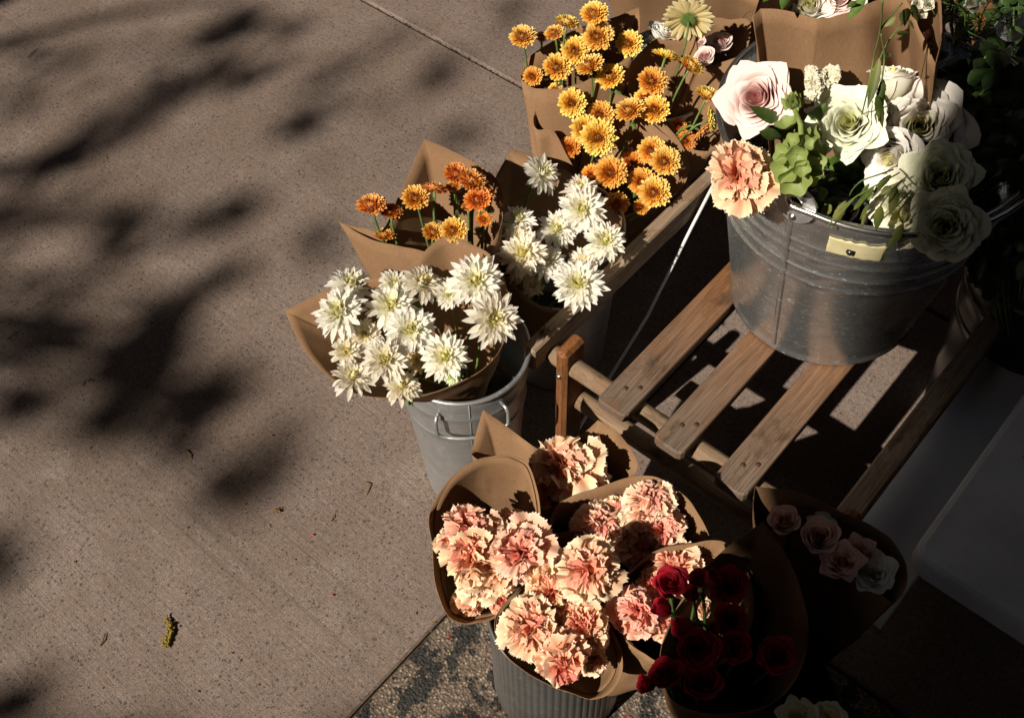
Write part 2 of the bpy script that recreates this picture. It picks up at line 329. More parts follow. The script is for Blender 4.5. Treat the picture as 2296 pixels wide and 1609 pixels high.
for u0,u1 in((-.626,-.604),(-.162,-.140)):
    for v0,v1 in((.783,.833),(1.945,1.995)):
        lg=obj('leg',vbox(u0,u1,v0,v1,0,.362 if u0<-.5 else .368,.006),M['woodo'],bench,smooth=False)
    n=MB(); n.lathe([(.0001,.003),(.004,.002),(.005,0)],Vector((0,0,0)),12); a=Matrix.Translation(uvz(u0+.010,.7822,.305))@Vector((0,0,1)).rotation_difference(-DV).to_matrix().to_4x4(); n.v=[a@q for q in n.v]; obj('bolt',n,M['wire'],bench)
obj('side_rail',vbox(-.671,-.648,.764,2.2,.309,.358,.003),M['woodg'],bench,smooth=False)
obj('side_rail',vbox(-.1745,-.142,.70,2.2,.318,.352,.003),M['woodg'],bench,smooth=False)
br=MB(); br.tube([at(1604,406,.37),at(1552,507,.31),at(1450,712,.19),at(1372,838,.10),at(1280,990,.015)],.0030,8); obj('brace',br,M['paint'],bench)
# ------------------------------------------------------------------ buckets
def az_to_cam(c): return math.atan2(-c.y,-c.x)
def cyl(c,a,r,z): return Vector((c.x+r*math.cos(a),c.y+r*math.sin(a),z))
def pail(name,label,c,r0,r1,h,m,handles=True,beads=(.86,.70),group=None):
    t=thing(name,label,'bucket',(c.x,c.y,0),group); rz=lambda z: r0+(r1-r0)*z/h
    prof=[(.001,.006),(r0-.004,.006),(r0-.001,.001),(r0+.001,0),(r0+.001,.006)]
    zs=[.012]+[h*k/14 for k in range(1,14)]+[h-.003]
    for z in zs: prof.append((rz(z),z))
    for b in beads:
        for d,q in((-.006,0),(-.003,.0014),(0,.0022),(.003,.0014),(.006,0)): prof.append((rz(h*b+d)+q,h*b+d))
    prof=prof[:5]+sorted(prof[5:],key=lambda q:q[1])+[(r1-.002,h-.002),(rz(h*.5)-.002,h*.5),(r0-.003,.009),(.001,.009)]
    b=MB(); b.lathe(prof,c,96); body=obj('body',b,m,t)
    k=MB(); k.lathe([(r1+.0038*math.cos(a),h+.0038*math.sin(a)) for a in [2*PI*i/10 for i in range(11)]],c,96); obj('rim',k,m,t)
    if handles:
        for side in(0,PI):
            a0=az_to_cam(c)+side+.06; H=MB(); w=.50; zt=h*.90; zb=zt-.040
            pts=[cyl(c,a0-w,rz(zt)-.001,zt),cyl(c,a0-w,rz(zt)+.008,zt+.001),cyl(c,a0-w,rz(zt)+.0135,zt-.006),cyl(c,a0-w,rz(zb)+.016,zb+.006)]
            pts+=[cyl(c,a0-w+.05+2*(w-.05)*q/8,rz(zb)+.016,zb) for q in range(9)]
            pts+=[cyl(c,a0+w,rz(zb)+.016,zb+.006),cyl(c,a0+w,rz(zt)+.0135,zt-.006),cyl(c,a0+w,rz(zt)+.008,zt+.001),cyl(c,a0+w,rz(zt)-.001,zt)]
            H.tube(pts,.0030,8); obj('handle',H,m,t)
        s=MB(); a=az_to_cam(c)+.03; s.tube([cyl(c,a,rz(z)+.0004,z) for z in (.01,.12,.2,h-.006)],.0009,6); obj('seam',s,m,t)
    return t
B1=Vector((-.075,1.021,0)); B2=Vector((.085,1.262,0)); B3=Vector((.0512,.6425,0)); B4=Vector((.27,1.60,0)); B5=Vector((.30,.50,0))
pail('zinc_bucket','tapered zinc bucket with a wire handle standing under the nearest white mums',B1,.078,.101,.35,M['galv'])
pail('zinc_bucket','dim zinc bucket mostly hidden beneath the long pale side rail',B2,.083,.103,.35,M['galv'])
pail('zinc_bucket','zinc bucket behind the backmost orange mums, holding the pale pink roses',B4,.083,.103,.35,M['galv'])
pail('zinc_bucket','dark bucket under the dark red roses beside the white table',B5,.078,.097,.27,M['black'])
t=thing('ribbed_bucket','dark ribbed tin bucket under the peach carnations at the bottom edge','bucket',B3)
b=MB(); h3=.26; NR=300
b.lathe([(.001,.004),(.092,.004),(.0955,0),(.0955,.008)],B3,NR); obj('base',b,M['tin'],t)
b=MB(); b.lathe([(.0945+.0*z,z) for z in(.006,.05,.1,.15,.2,h3-.004)],B3,NR,lambda k:.0020*abs(math.sin(PI*k/5))**.7); obj('body',b,M['tin'],t)
b=MB(); b.lathe([(.0965+.0028*math.cos(q),h3+.0028*math.sin(q)) for q in [2*PI*i/8 for i in range(9)]],B3,96); obj('rim',b,M['tin'],t)
b=MB(); b.lathe([(.092,h3-.004),(.092,.01),(.001,.01)],B3,96); obj('lining',b,M['black'],t)
# ------------------------------------------------------------------ the tub on the bench
TC=Vector((.478,1.101,0)); tz=.3515; th=.351
tub=thing('metal_tub','wide worn metal tub full of roses standing on the wooden slats','tub',(TC.x,TC.y,tz))
rt_=lambda z:.137+(.200-.137)*(z/th)**1.0
pf=[(.001,.010),(.130,.010),(.134,.001),(.139,0),(.1405,.004),(.138,.009)]
zz=sorted([.02+.31*k/16 for k in range(17)]+[zb+d for zb in(.205,.232,.262,.285) for d in(-.005,-.0025,0,.0025,.005)])
for z in zz:
    q=max(0,max(1-abs(z-zb)/.005 for zb in(.205,.232,.262,.285))); pf.append((rt_(z)+.0032*q*q*(3-2*q),z))
pf+=[(rt_(th-.004),th-.004),(rt_(th)-.003,th-.003),(rt_(.2)-.003,.2),(.132,.014),(.001,.014)]
b=MB(); b.lathe([(r,z+tz) for r,z in pf],TC,128); obj('body',b,M['tub'],tub)
zt=tz+th; b=MB(); b.lathe([(.2005+.0042*math.cos(q),zt+.0042*math.sin(q)) for q in [2*PI*i/10 for i in range(11)]],TC,128); obj('rim',b,M['wire'],tub)
P=at(1772,468,zt+.012); ea=math.atan2(P.y-TC.y,P.x-TC.x)
for k in(0,PI):
    a=ea+k; nrm=Vector((math.cos(a),math.sin(a),0)); tn=Vector((-math.sin(a),math.cos(a),0)); upv=Vector((0,0,1))
    e=MB(); c0=cyl(TC,a,.2035,zt+.004); out=[];inn=[]
    for i in range(28):
        q=2*PI*i/28; out.append(c0+tn*.027*math.cos(q)+upv*(.006+.026*math.sin(q)*(1.0 if math.sin(q)>0 else 1.15))); inn.append(c0+upv*.008+tn*.009*math.cos(q)+upv*.009*math.sin(q))
    V=[p+nrm*d for d in(.0,.0028) for r_ in(out,inn) for p in r_]; fs=[]
    for i in range(28):
        j=(i+1)%28; fs+=[(i,28+i,28+j,j),(56+i,56+j,84+j,84+i),(i,j,56+j,56+i),(28+i,84+i,84+j,28+j)]
    e.poly(V,fs); ear=obj('ear_plate',e,M['galv'],tub,smooth=False)
    for d_ in(.0,):
        r=MB(); r.lathe([(.0001,.0035),(.004,.0022),(.0055,0)],Vector((0,0,0)),12); mm=Matrix.Translation(c0+tn*d_-upv*.017+nrm*.003)@Vector((0,0,1)).rotation_difference(nrm).to_matrix().to_4x4(); r.v=[mm@q for q in r.v]; obj('rivet',r,M['wire'],ear,origin=tub.location)
hd=MB(); pts=[]
hk=cyl(TC,ea,.2035,zt+.012); tn=Vector((-math.sin(ea),math.cos(ea),0)); nr=Vector((math.cos(ea),math.sin(ea),0))
sgn=1 if (tn.y<0) else -1
for q in range(9): g=PI*(.9-1.55*q/8); pts.append(hk+nr*(.004+.004*q/8)+Vector((0,0,.006))+tn*sgn*(-.010*math.cos(g)*-1*-1)+Vector((0,0,.010*math.sin(g))))
for q in range(1,30):
    f=q/30; a=ea+sgn*PI*f; pts.append(cyl(TC,a,.2095+.004*math.sin(PI*f),zt+.010-.004*math.sin(PI*min(1,f*1.6)) ))
hd.tube(pts,.0042,10); obj('bail_handle',hd,M['wire'],tub)
a=az_to_cam(TC)-.33; s=MB(); s.grid(lambda p,q:cyl(TC,a+(q-.5)*.05,rt_(.012+p*.33)+.0012*(1 if .2<q<.8 else 0)+.0006+max([0]+[.0034*(1-abs(.012+p*.33-zb)/.006) for zb in(.205,.232,.262,.285) if abs(.012+p*.33-zb)<.006]),tz+.012+p*.33),90,4); obj('seam',s,M['tub'],tub)
def ang_at(x,y,z): p=at(x,y,z); return math.atan2(p.y-TC.y,p.x-TC.x)
tp=MB(); aL,aR=ang_at(1855,548,.655),ang_at(1982,568,.655)
def tapef(p,q):
    e=.004*noise.noise((q*9,p*3,2.2)); zc=.672-.002*q
    f=.010*noise.noise((p*5,4.4,q*2)) if q in(0,1) else 0
    zc2=zc-(.033)*p+(e if p in(0,1) else 0)
    return cyl(TC,aL+(aR-aL)*(q+f),rt_(zc2-tz)+.0016,zc2)
tp.grid(tapef,8,24); tag(solid(obj('tape_label',tp,M['tape'],None,origin=at(1918,555,.655)),.0008),'torn strip of cream tape stuck on the front of the metal tub','tape')
bt=MB(); o=cyl(TC,aL+(aR-aL)*.42,rt_(.303)+.0032,.654); bt.poly([o+RT*x+UP*y+nr*(.0012 if abs(x)<.003 else 0) for x,y in((-.006,.0),(-.003,.004),(.003,.0045),(.008,.003),(.005,-.002),(.0,-.005),(-.004,-.004))],[(0,1,2,3,4,5,6)],); 
tag(solid(obj('dark_scrap',bt,M['black'],None,origin=o),.001),'tiny dark scrap in the middle of the cream tape','scrap')
for x,y,z,r,lab in((1850,470,.66,.035,'black plastic flower sleeve just inside the front rim of the tub'),(1905,500,.655,.030,'black plastic sleeve behind the oat stalks inside the tub')):
    p=at(x,y,z); m_=MB(); m_.lathe([(r*.8,.60),(r,z),(r+.003,z+.002),(r+.003,z-.004),(r-.002,z-.004),(r*.76,.60),(.001,.60)],Vector((p.x,p.y,0))+Vector((TC.x-p.x,TC.y-p.y,0)).normalized()*.012,40); tag(obj('plastic_sleeve',m_,M['black'],None,origin=p),lab,'plastic sleeve')
# ------------------------------------------------------------------ white table
tb=thing('white_table','chipped white painted table with a rounded corner at the right edge','table',uvz(.2,1.2,0))
def rounded_top(u0,u1,v0,v1,z0,z1,r,bev):
    m=MB(); pts=[]
    for cu,cv,a0 in((u0+r,v0+r,180),(u1-r,v0+r,270),(u1-r,v1-r,0),(u0+r,v1-r,90)):
        for k in range(9): a=R(a0+90*k/8); pts.append((cu+r*math.cos(a),cv+r*math.sin(a),math.cos(a),math.sin(a)))
    n=len(pts); rg=[]
    for z,i in((z0,bev),(z0+bev,0),(z1-bev,0),(z1-bev*.3,bev*.3),(z1,bev)): rg.append([uvz(u-cx*i,v-cy*i,z+.0012*noise.noise((u*30,v*30,z))) for u,v,cx,cy in pts])
    fs=[tuple(range(n))[::-1],tuple(4*n+i for i in range(n))]
    for k in range(4):
        for i in range(n): j=(i+1)%n; fs.append((k*n+i,k*n+j,(k+1)*n+j,(k+1)*n+i))
    m.poly([p for r_ in rg for p in r_],fs); return m
obj('table_top',rounded_top(-.062,.60,.768,2.1,.41,.45,.028,.008),M['paint'],tb,smooth=False)
obj('lower_board',rounded_top(-.150,-.045,.755,2.1,.245,.268,.004,.003),M['paint'],tb,smooth=False)
for u,v in((.24,1.25),(.5,1.25),(.24,2.0),(.5,2.0)): obj('leg',vbox(u-.022,u+.022,v-.022,v+.022,0,.409,.004),M['paint'],tb,smooth=False)
obj('stretcher',vbox(.263,.477,1.24,1.26,.20,.235,.003),M['paint'],tb,smooth=False)
# ------------------------------------------------------------------ flower heads, unit radius, facing +z
GA=2.399963
def strap(mb,rng,az,base,el,L,wd,curl,cup,prof,nu,nv,k,twist=0.0,pos_noise=0.0):
    """one narrow petal: starts at base, leaves at elevation el, bends by curl along its length"""
    d=Vector((math.cos(az),math.sin(az),0)); tn=Vector((-math.sin(az),math.cos(az),0)); rv=rng.random()
    spine=[];p=base.copy();e=el
    for i in range(nu+1):
        spine.append((p.copy(),e)); e=el+curl*(i+1)/nu; p=p+(d*math.cos(e)+Vector((0,0,math.sin(e))))*(L/nu)
    tw=rng.uniform(-twist,twist)
    def fn(s,q):
        c,e=spine[min(nu,int(round(s*nu)))]; w=q*2-1; nn=Vector((0,0,math.cos(e)))-d*math.sin(e)
        t2=tn*math.cos(tw*s)+nn*math.sin(tw*s)
        return c+t2*(w*wd*prof(s))+nn*(cup*wd*prof(s)*w*w),(s,k,rv,1)
    mb.grid(fn,nu,nv)
def spoon(s): return (.42+.58*math.sin(PI*min(.5,s*.72))) * (1 if s<.7 else math.sqrt(max(.03,1-((s-.7)/.3)**2)))
def lance(s): return (.35+.65*math.sin(PI*min(.5,s*.8)))*(1 if s<.55 else max(.05,1-((s-.55)/.45)**2.3))
def gen_mum(seed,flat=0):
    r=random.Random(seed); A=MB(); B=MB(); N=185
    for i in range(N):
        k=((i+.5)/N)**.60; az=i*GA+r.uniform(-.12,.12)
        el=R(86-92*k**1.0)+r.gauss(0,.08); L=(.17+.44*k)*r.uniform(.9,1.08); b=Vector((.45*k*math.cos(az),.45*k*math.sin(az),.16*(1-k*k)-.04))
        mb=B if k<.19 else A
        strap(mb,r,az,b,el,L,.054+.056*k,R(46-22*k)+r.gauss(0,.12),.55,spoon,5,2,k,.2)
    return {'petals':(A,'orange'),'flower_centre':(B,'orange_c')}
def gen_white(seed):
    r=random.Random(seed); A=MB(); B=MB(); N=112
    for i in range(N):
        k=((i+.5)/N)**.66; az=i*GA+r.uniform(-.2,.2)
        el=R(80-88*k)+r.gauss(0,.13); L=(.34+.50*k)*r.uniform(.82,1.14); b=Vector((.22*k*math.cos(az),.22*k*math.sin(az),.08*(1-k)-.06))
        strap(A,r,az,b,el,L,.066+.056*k,R(44-60*k)+r.gauss(0,.26),.48,lance,6,2,k,.35)
    for i in range(38):
        q=((i+.5)/38)**.5; az=i*GA
        strap(B,r,az,Vector((.17*q*math.cos(az),.17*q*math.sin(az),.0)),R(88-25*q),.20+.12*q,.026,R(40),.4,spoon,3,2,q)
    return {'petals':(A,'white'),'flower_centre':(B,'white_c')}
def gen_carn(seed,tall=0):
    r=random.Random(seed); A=MB(); N=62
    hearts=[(r.uniform(0,6.3),r.uniform(.08,.26)) for _ in range(r.choice((1,2,3)))]; sqx,sqy=r.uniform(.86,1.06),r.uniform(.86,1.06)
    for i in range(N):
        k=((i+.5)/N)**.60; inner=k<.66; az=i*GA+r.uniform(-.7,.7); d=Vector((math.cos(az),math.sin(az),0)); tn=Vector((-d.y,d.x,0))
        if inner: el=R(r.uniform(66,108)-30*k); L=r.uniform(.46,.70)+.14*k; half=R(r.uniform(20,42)); curl=-r.uniform(.0,1.25); a1=r.uniform(.07,.15); a2=r.uniform(.03,.06)
        else: el=R(34-70*((k-.66)/.34)**1.1)+r.gauss(0,.30); L=r.uniform(.66,1.06); half=R(r.uniform(26,50)); curl=r.gauss(-.35,.45); a1=r.uniform(.06,.14); a2=r.uniform(.02,.045)
        base=Vector((0,0,-.42+.14*(1-k)))+d*(.10*k+(.12 if inner else 0)*r.random())
        if inner: h=r.choice(hearts); base+=Vector((math.cos(h[0])*h[1],math.sin(h[0])*h[1],r.uniform(-.04,.05)))
        n1=r.uniform(1.8,3.6); p1=r.uniform(0,6.3); n2=r.uniform(5,8.5); p2=r.uniform(0,6.3); rv=r.random(); fold=r.uniform(-.35,.35)
        ser=[r.uniform(.0,.10)*(1 if j%2 else .2) for j in range(31)]; notch=r.uniform(.0,.14); tw=r.uniform(-1.1,1.1); sk=r.uniform(-.28,.28)
        def fn(s,q):
            w=q*2-1; j=int(round(q*30)); e=el+curl*s*s; th=w*half*(s**.5)+sk*s*s
            l=L*s*(1-.12*w*w)+(ser[j]-notch*max(0,1-abs(w-sk)*7))*L*max(0,(s-.84)/.16)
            nn=Vector((0,0,math.cos(e)))-d*math.sin(e); al=d*math.cos(e)+Vector((0,0,math.sin(e)))
            ruf=(a1*math.sin(n1*w*1.6+p1)+a2*math.sin(n2*w*1.5+p2))*s*s*1.2+.14*half*w*w*s*(.9-k)+tw*.10*w*s*s+fold*.12*max(0,s-.6)*2.5*w
            x=base+al*(l*math.cos(th*.85))+tn*(l*math.sin(th))+nn*ruf
            return Vector((x.x*sqx,x.y*sqy,x.z)),(s,k,rv,1)
        A.grid(fn,6,30)
    C=MB(); C.lathe([(.02,-1.0),(.13,-.95),(.17,-.7),(.16,-.42),(.05,-.38)],(0,0,0),12)
    return {'petals':(A,'carn'),'calyx':(C,'stem')}
def gen_rose(seed,mat,openness=.6,nl=8,wavy=.02,point=.10,bud=False):
    r=random.Random(seed); A=MB()
    for l in range(nl):
        f=l/(nl-1); cnt=3 if f<.35 else (4 if f<.7 else 5); off=r.uniform(0,6.3)
        for c in range(cnt):
            az=off+2*PI*c/cnt+r.uniform(-.2,.2); half=(1.35-.45*f)*r.uniform(.9,1.1); rm=(.07+.58*f**1.05*(.55+.75*openness))*r.uniform(.93,1.07)
            zt=.38-.30*f*openness+r.gauss(0,.02); ref=(.04+.44*f**1.3*openness)*r.uniform(.8,1.25); drop=.24*f**2*openness*r.uniform(.5,1.4); rv=r.random(); pt=point*f*r.uniform(.4,1.6); ph=r.uniform(0,6.3); sk=r.uniform(.10,.22); rolln=r.uniform(.06,.26)*f
            P0=(.04,-.62);P1=(rm*1.12+.04,-.50+.06*f);P2=(rm*1.0,zt-.10);P3=(rm+ref,zt-drop)
            def fn(s,q):
                w=q*2-1; se=s*(1-.26*w*w*s); a=1-se
                rr=a**3*P0[0]+3*a*a*se*P1[0]+3*a*se*se*P2[0]+se**3*P3[0]; z=a**3*P0[1]+3*a*a*se*P1[1]+3*a*se*se*P2[1]+se**3*P3[1]
                hw=half*(.35+.65*math.sin(PI*min(.5,.12+s*.62))); an=az+w*hw
                rr=rr*(1+sk*.5*w)+pt*max(0,1-abs(w)*2.6)*s**6+wavy*math.sin(ph+w*5)*s*s*(.4+f); z+=wavy*math.sin(ph*2+w*6.5)*s*s-rolln*max(0,s-.85)*4*(1-w*w)*.5
                return Vector((rr*math.cos(an),rr*math.sin(an),z)),(s,f,rv,1)
            A.grid(fn,10,12)
    C=MB()
    for i in range(5): strap(C,r,i*1.2566+.3,Vector((0,0,-.62)),R(20 if not bud else 68),.62,.09,R(-50 if not bud else 6),.3,lance,4,2,1)
    C.lathe([(.02,-.85),(.11,-.80),(.13,-.68),(.06,-.58)],(0,0,0),10)
    return {'petals':(A,mat),'calyx':(C,'stem')}
def gen_gerb(seed):
    r=random.Random(seed); A=MB(); B=MB(); C=MB()
    for ring in range(2):
        for i in range(26):
            az=2*PI*(i+.5*ring)/26+r.uniform(-.05,.05); strap(A,r,az,Vector((.2*math.cos(az),.2*math.sin(az),-.02*ring)),R(4-10*ring)+r.gauss(0,.07),.82*r.uniform(.93,1.05),.10,R(-6)+r.gauss(0,.1),.25,lambda s:(.5+.5*math.sin(PI*min(.5,s*.7)))*(1 if s<.85 else math.sqrt(max(.04,1-((s-.85)/.15)**2))),6,2,1)
    for k in range(3):
        for i in range(26):
            az=2*PI*(i+.33*k)/26; strap(B,r,az,Vector((.05*math.cos(az),.05*math.sin(az),-.20+.03*k)),R(-8+14*k),.30+.07*k,.024,R(18),.3,lance,3,2,1)
    C.lathe([(.001,.09),(.12,.10),(.24,.05),(.26,-.02)],(0,0,0),24)
    return {'petals':(A,'gerb'),'calyx':(B,'stem'),'flower_centre':(C,'fyellow')}
GEN={'o':[gen_mum(s) for s in(1,2,3,4)],'w':[gen_white(s) for s in(11,12,13,14)],'c':[gen_carn(s) for s in(21,22,23,24,25)],
 'r':[gen_rose(s,'rose',.68,10,.022,.15) for s in(31,32)],'s':[gen_rose(s,'rose',.42,7,.008,.05) for s in(33,34)],
 'l':[gen_rose(s,'wrose',.60,12,.050,.12) for s in(41,42,43)],'v':[gen_rose(44,'wrose',.25,6,.03,.05)],
 'x':[gen_rose(s,'red',.5,7,.012,.07) for s in(51,52,53)],'y':[gen_rose(54,'red',.10,5,.01,.05,True)],'g':[gen_gerb(61)]}
for gs in GEN.values():                   # every head to unit radius
    for g in gs:
        A=g['petals'][0]; q=sorted(math.hypot(v.x,v.y) for v in A.v)[int(len(A.v)*.985)]
        for mb,_ in g.values(): mb.v=[v/q for v in mb.v]
PM={k:[{p:mb.mesh(p,M[m]) for p,(mb,m) in g.items()} for g in gs] for k,gs in GEN.items()}
KIND={'o':('chrysanthemum','chrysanthemum'),'w':('chrysanthemum','chrysanthemum'),'c':('carnation','carnation'),'r':('rose','rose'),'s':('rose','rose'),'l':('rose','rose'),'v':('rose','rose'),'x':('rose','rose'),'y':('rose_bud','rose bud'),'g':('gerbera','gerbera')}
DROP={'o':.05,'w':.07,'c':.9,'r':.8,'s':.8,'l':.8,'v':.8,'x':.8,'y':.8,'g':.2}
rf=random.Random(99)
TINT={'o':[(1,1,1),(1.05,1.05,.9),(1,.84,.70),(1.06,1.18,1.05),(1,.92,.8)],'w':[(1,1,1),(1,.97,.94),(1,1,.97)],'c':[(1,1,1),(1,.90,.92),(1.0,1.04,.98),(1,.95,.84)]}
def leaf_mesh(name,L,W,m,curl=.5,seed=0,tooth=0):
    r=random.Random(seed); mb=MB(); strap(mb,r,0,Vector((0,0,0)),.2,L,W,-curl,-.35,lambda s:math.sin(PI*min(1,.04+.96*s)**.8)*(1+tooth*(int(s*10)%2)),10,4,1); return mb.mesh(name,M[m])
LEAF=leaf_mesh('leaf',.05,.011,'leaf',.6,3); 
def flower(ty,px,py,rpx,pl,label,base,theta,phi,group,tint=None,var=None,srad=.0019,leaf=0,noise_=10):
    """pl(x,y) gives the point of the head; rpx its radius in display pixels; theta/phi: how far and which way the face turns from the eye"""
    p=pl; rad=rpx/px_m(p)*{'c':1.02,'l':1.16,'x':1.08,'w':1.09}.get(ty,1); tc=(EYE-p).normalized(); th=R(theta+rf.gauss(0,noise_*.7)); ph=R(phi+rf.gauss(0,noise_*1.5))
    n=(tc*math.cos(th)+(RT*math.cos(ph)+UP*math.sin(ph))*math.sin(th)).normalized()
    nm,cat=KIND[ty]; gs=PM[ty]; v=rf.randrange(len(gs)) if var is None else var
    t=thing(nm,label,cat,p,group); q=Vector((0,0,1)).rotation_difference(n).to_matrix().to_4x4()@Matrix.Rotation(rf.uniform(0,6.28),4,'Z')
    off={'c':.16,'r':.05,'s':.1,'l':.05,'v':.1,'x':.1,'y':.1}.get(ty,0)
    mx=q@Matrix.Scale(rad*rf.uniform(.97,1.04),4)
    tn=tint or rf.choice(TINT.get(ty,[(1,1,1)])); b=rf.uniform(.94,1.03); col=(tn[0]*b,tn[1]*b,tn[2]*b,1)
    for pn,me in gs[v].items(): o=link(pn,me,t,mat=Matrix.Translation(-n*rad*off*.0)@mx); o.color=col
    if base is not None:
        a=-n*rad*DROP[ty]; e=Vector(base)+Vector((rf.uniform(-.012,.012),rf.uniform(-.012,.012),0))-p
        d1=a-n*min(.07,(e-a).length*.4); pts=[]
        for i in range(11): f=i/10; g=1-f; pts.append(a*g**3+d1*(3*g*g*f)+(a*.4+e*.6)*(3*g*f*f)+e*f**3)
        s=MB(); s.tube(pts,[srad*1.25]+[srad]*10,7); me=s.mesh('stem',M['stem']); link('stem',me,t)
        for k in range(leaf):
            i=1+k; lf=link('leaf',LEAF,t,mat=Matrix.Translation(pts[i])@Matrix.Rotation(rf.uniform(0,6.28),4,'Z')@Matrix.Scale(rf.uniform(.35,.6),4))
    return t
# ------------------------------------------------------------------ paper wraps
def rim_curve(pts,n=120):
    """closed Catmull-Rom through the rim points; a point flagged 1 keeps its corner"""
    out=[]; m=len(pts)
    for i in range(m):
        p0,p1,p2,p3=[pts[(i+d)%m] for d in(-1,0,1,2)]
        a,b=p1[0],p2[0]; ta=(b-p0[0])*.5 if not p1[1] else (b-a)*.8; tb=(p3[0]-a)*.5 if not p2[1] else (b-a)*.8
        for k in range(8):
            t=k/8; t2=t*t;t3=t2*t; out.append(a*(2*t3-3*t2+1)+ta*(t3-2*t2+t)+b*(-2*t3+3*t2)+tb*(t3-t2))
    return out
def wrap(label,rim,z0,c,slope,base,br=.022,group='kraft paper bouquet wraps',bulge=.0,seed=0,cut=None,name='paper_wrap',inner=0):
    P=[]
    for q in rim:
        p=on_plane(q[0],q[1],z0+(q[2] if len(q)>2 else 0),c,slope); P.append((p,len(q)>3))
    cv=rim_curve(P); n=len(cv); bs=Vector(base); cen=sum(cv,Vector())/n
    mb=MB(); NR=16; ph=seed*3.7
    def fn(s,q):
        i=int(round(q*n))%n; p=cv[i]; d=p-bs; h=Vector((p.x-cen.x,p.y-cen.y,0)); h=h.normalized() if h.length>1e-6 else Vector((1,0,0))
        e=bs+h*br; t=s; x=p.lerp(e,t)
        x=x+h*(.0045*(abs(noise.noise(x*15+Vector((ph,0,0))))-.2)+.0025*(abs(noise.noise(x*34+Vector((0,ph,0))))-.2))*min(1,t*5)
        x=x+h*(bulge*math.sin(PI*t))+h*(.0045*noise.noise((i*.055+ph,t*2.3,ph))*min(1,t*6))+Vector((0,0,.002*noise.noise((i*.2,ph,3))*(1-t)))
        return x
    mb.grid(fn,NR,n,True)
    o=obj(name,mb,M['kraft'],origin=bs); tag(o,label,'paper wrap',group); solid(o,.0006)
    if inner:                                # the second sheet inside, its edge a little lower
        m2=MB(); pw=seed*1.7
        def f2(s,q):
            i=int(round(q*n))%n; t0=inner*(.55+.45*math.sin(q*2*PI+pw)+.25*math.sin(q*4*PI+pw)); x=fn(max(.004,t0)+(.62-t0)*s,q); d=Vector((cen.x-x.x,cen.y-x.y,0)); return x+(d.normalized()*.0022 if d.length>.004 else d*0)
        m2.grid(f2,10,n,True); o2=obj('inner_sheet',m2,M['kraft'],o,origin=bs); solid(o2,.0006)
    return o
# ------------------------------------------------------------------ bouquets: wrap outline, stem base, then one line per flower: type zone x y radius lift | label
def bouquet(key,wl,rim,z0,slope,base,br,fz,fslope,theta,phi,grp,lines,tint=None,zc=None,bulge=0,leaf=0):
    cx=sum(q[0] for q in rim)/len(rim); cy=sum(q[1] for q in rim)/len(rim)
    c=at(cx,cy,z0)
    if wl: wrap(wl,rim,z0,c,slope,base,br,seed=len(key)+ord(key[0]),bulge=bulge,inner=.10 if key in 'GHK' else 0)
    for ln in lines.strip().split('\n'):
        a,l=ln.split('|'); a=a.split(); zn=Z[a[1]]; x,y=zn(float(a[2]),float(a[3])); dz=float(a[5]) if len(a)>5 else 0
        kw=dict(q.split('=') for q in a[6:]); p=on_plane(x,y,fz+dz,c,fslope)
        flower(a[0],x,y,zn.r(float(a[4])),p,l.strip(),base,float(kw.get('t',theta)),float(kw.get('p',phi)),grp,tuple(map(float,kw['c'].split(','))) if 'c' in kw else tint,int(kw['v']) if 'v' in kw else None,srad=.0022 if a[0] in 'crlsvx' else .0018,leaf=leaf)
G_O='orange chrysanthemums in kraft paper'; G_W='white chrysanthemums in kraft paper'; G_C='peach carnations in kraft paper'
bouquet('A','kraft wrap of the backmost orange mums, with one tall squared corner',
 [(1168,163),(1184,131),(1247,88),(1316,56),(1381,38),(1433,17,0,1),(1433,75),(1412,125),(1341,166),(1297,188),(1246,200),(1199,197),(1173,182)],.47,.55,(.10,1.36,.06),.022,.47,.20,30,90,G_O,'''
o 1 165 265 105 .05 t=38 | orange mum standing furthest left of the backmost orange bouquet, clear of its paper
o 1 300 268 45 .03 t=45 | small rusty mum half hidden beside the leftmost tall mum
o 1 390 238 78 .04 t=50 | rust mum tucked under the tall mum nearest the paper edge
o 1 480 168 95 .07 t=52 | tall side-on orange mum, second highest of the backmost bouquet
o 1 675 100 105 .08 t=48 | highest orange mum in the picture, over the backmost paper edge
o 1 700 262 118 .05 t=40 | broad orange mum below the highest one, in front of tall squared paper
o 1 538 365 110 .03 | orange mum in the middle of the backmost bouquet
o 1 410 482 110 .02 t=24 | orange mum low in the backmost bouquet, above crowded green stems
o 1 640 470 112 .02 t=36 | paler yellow mum low on the right of the backmost bouquet
o 1 235 547 72 -.01 | little orange mum deep against the left paper wall of the backmost bouquet
o 1 690 365 60 -.01 | dim orange mum hidden behind the broad mum below the highest one
o 1 925 315 100 .02 t=18 | orange mum split by a hard paper shadow at the bouquet's right end
o 1 395 640 55 -.03 | sliver of an orange mum peeping over the front paper edge of the backmost bouquet''')
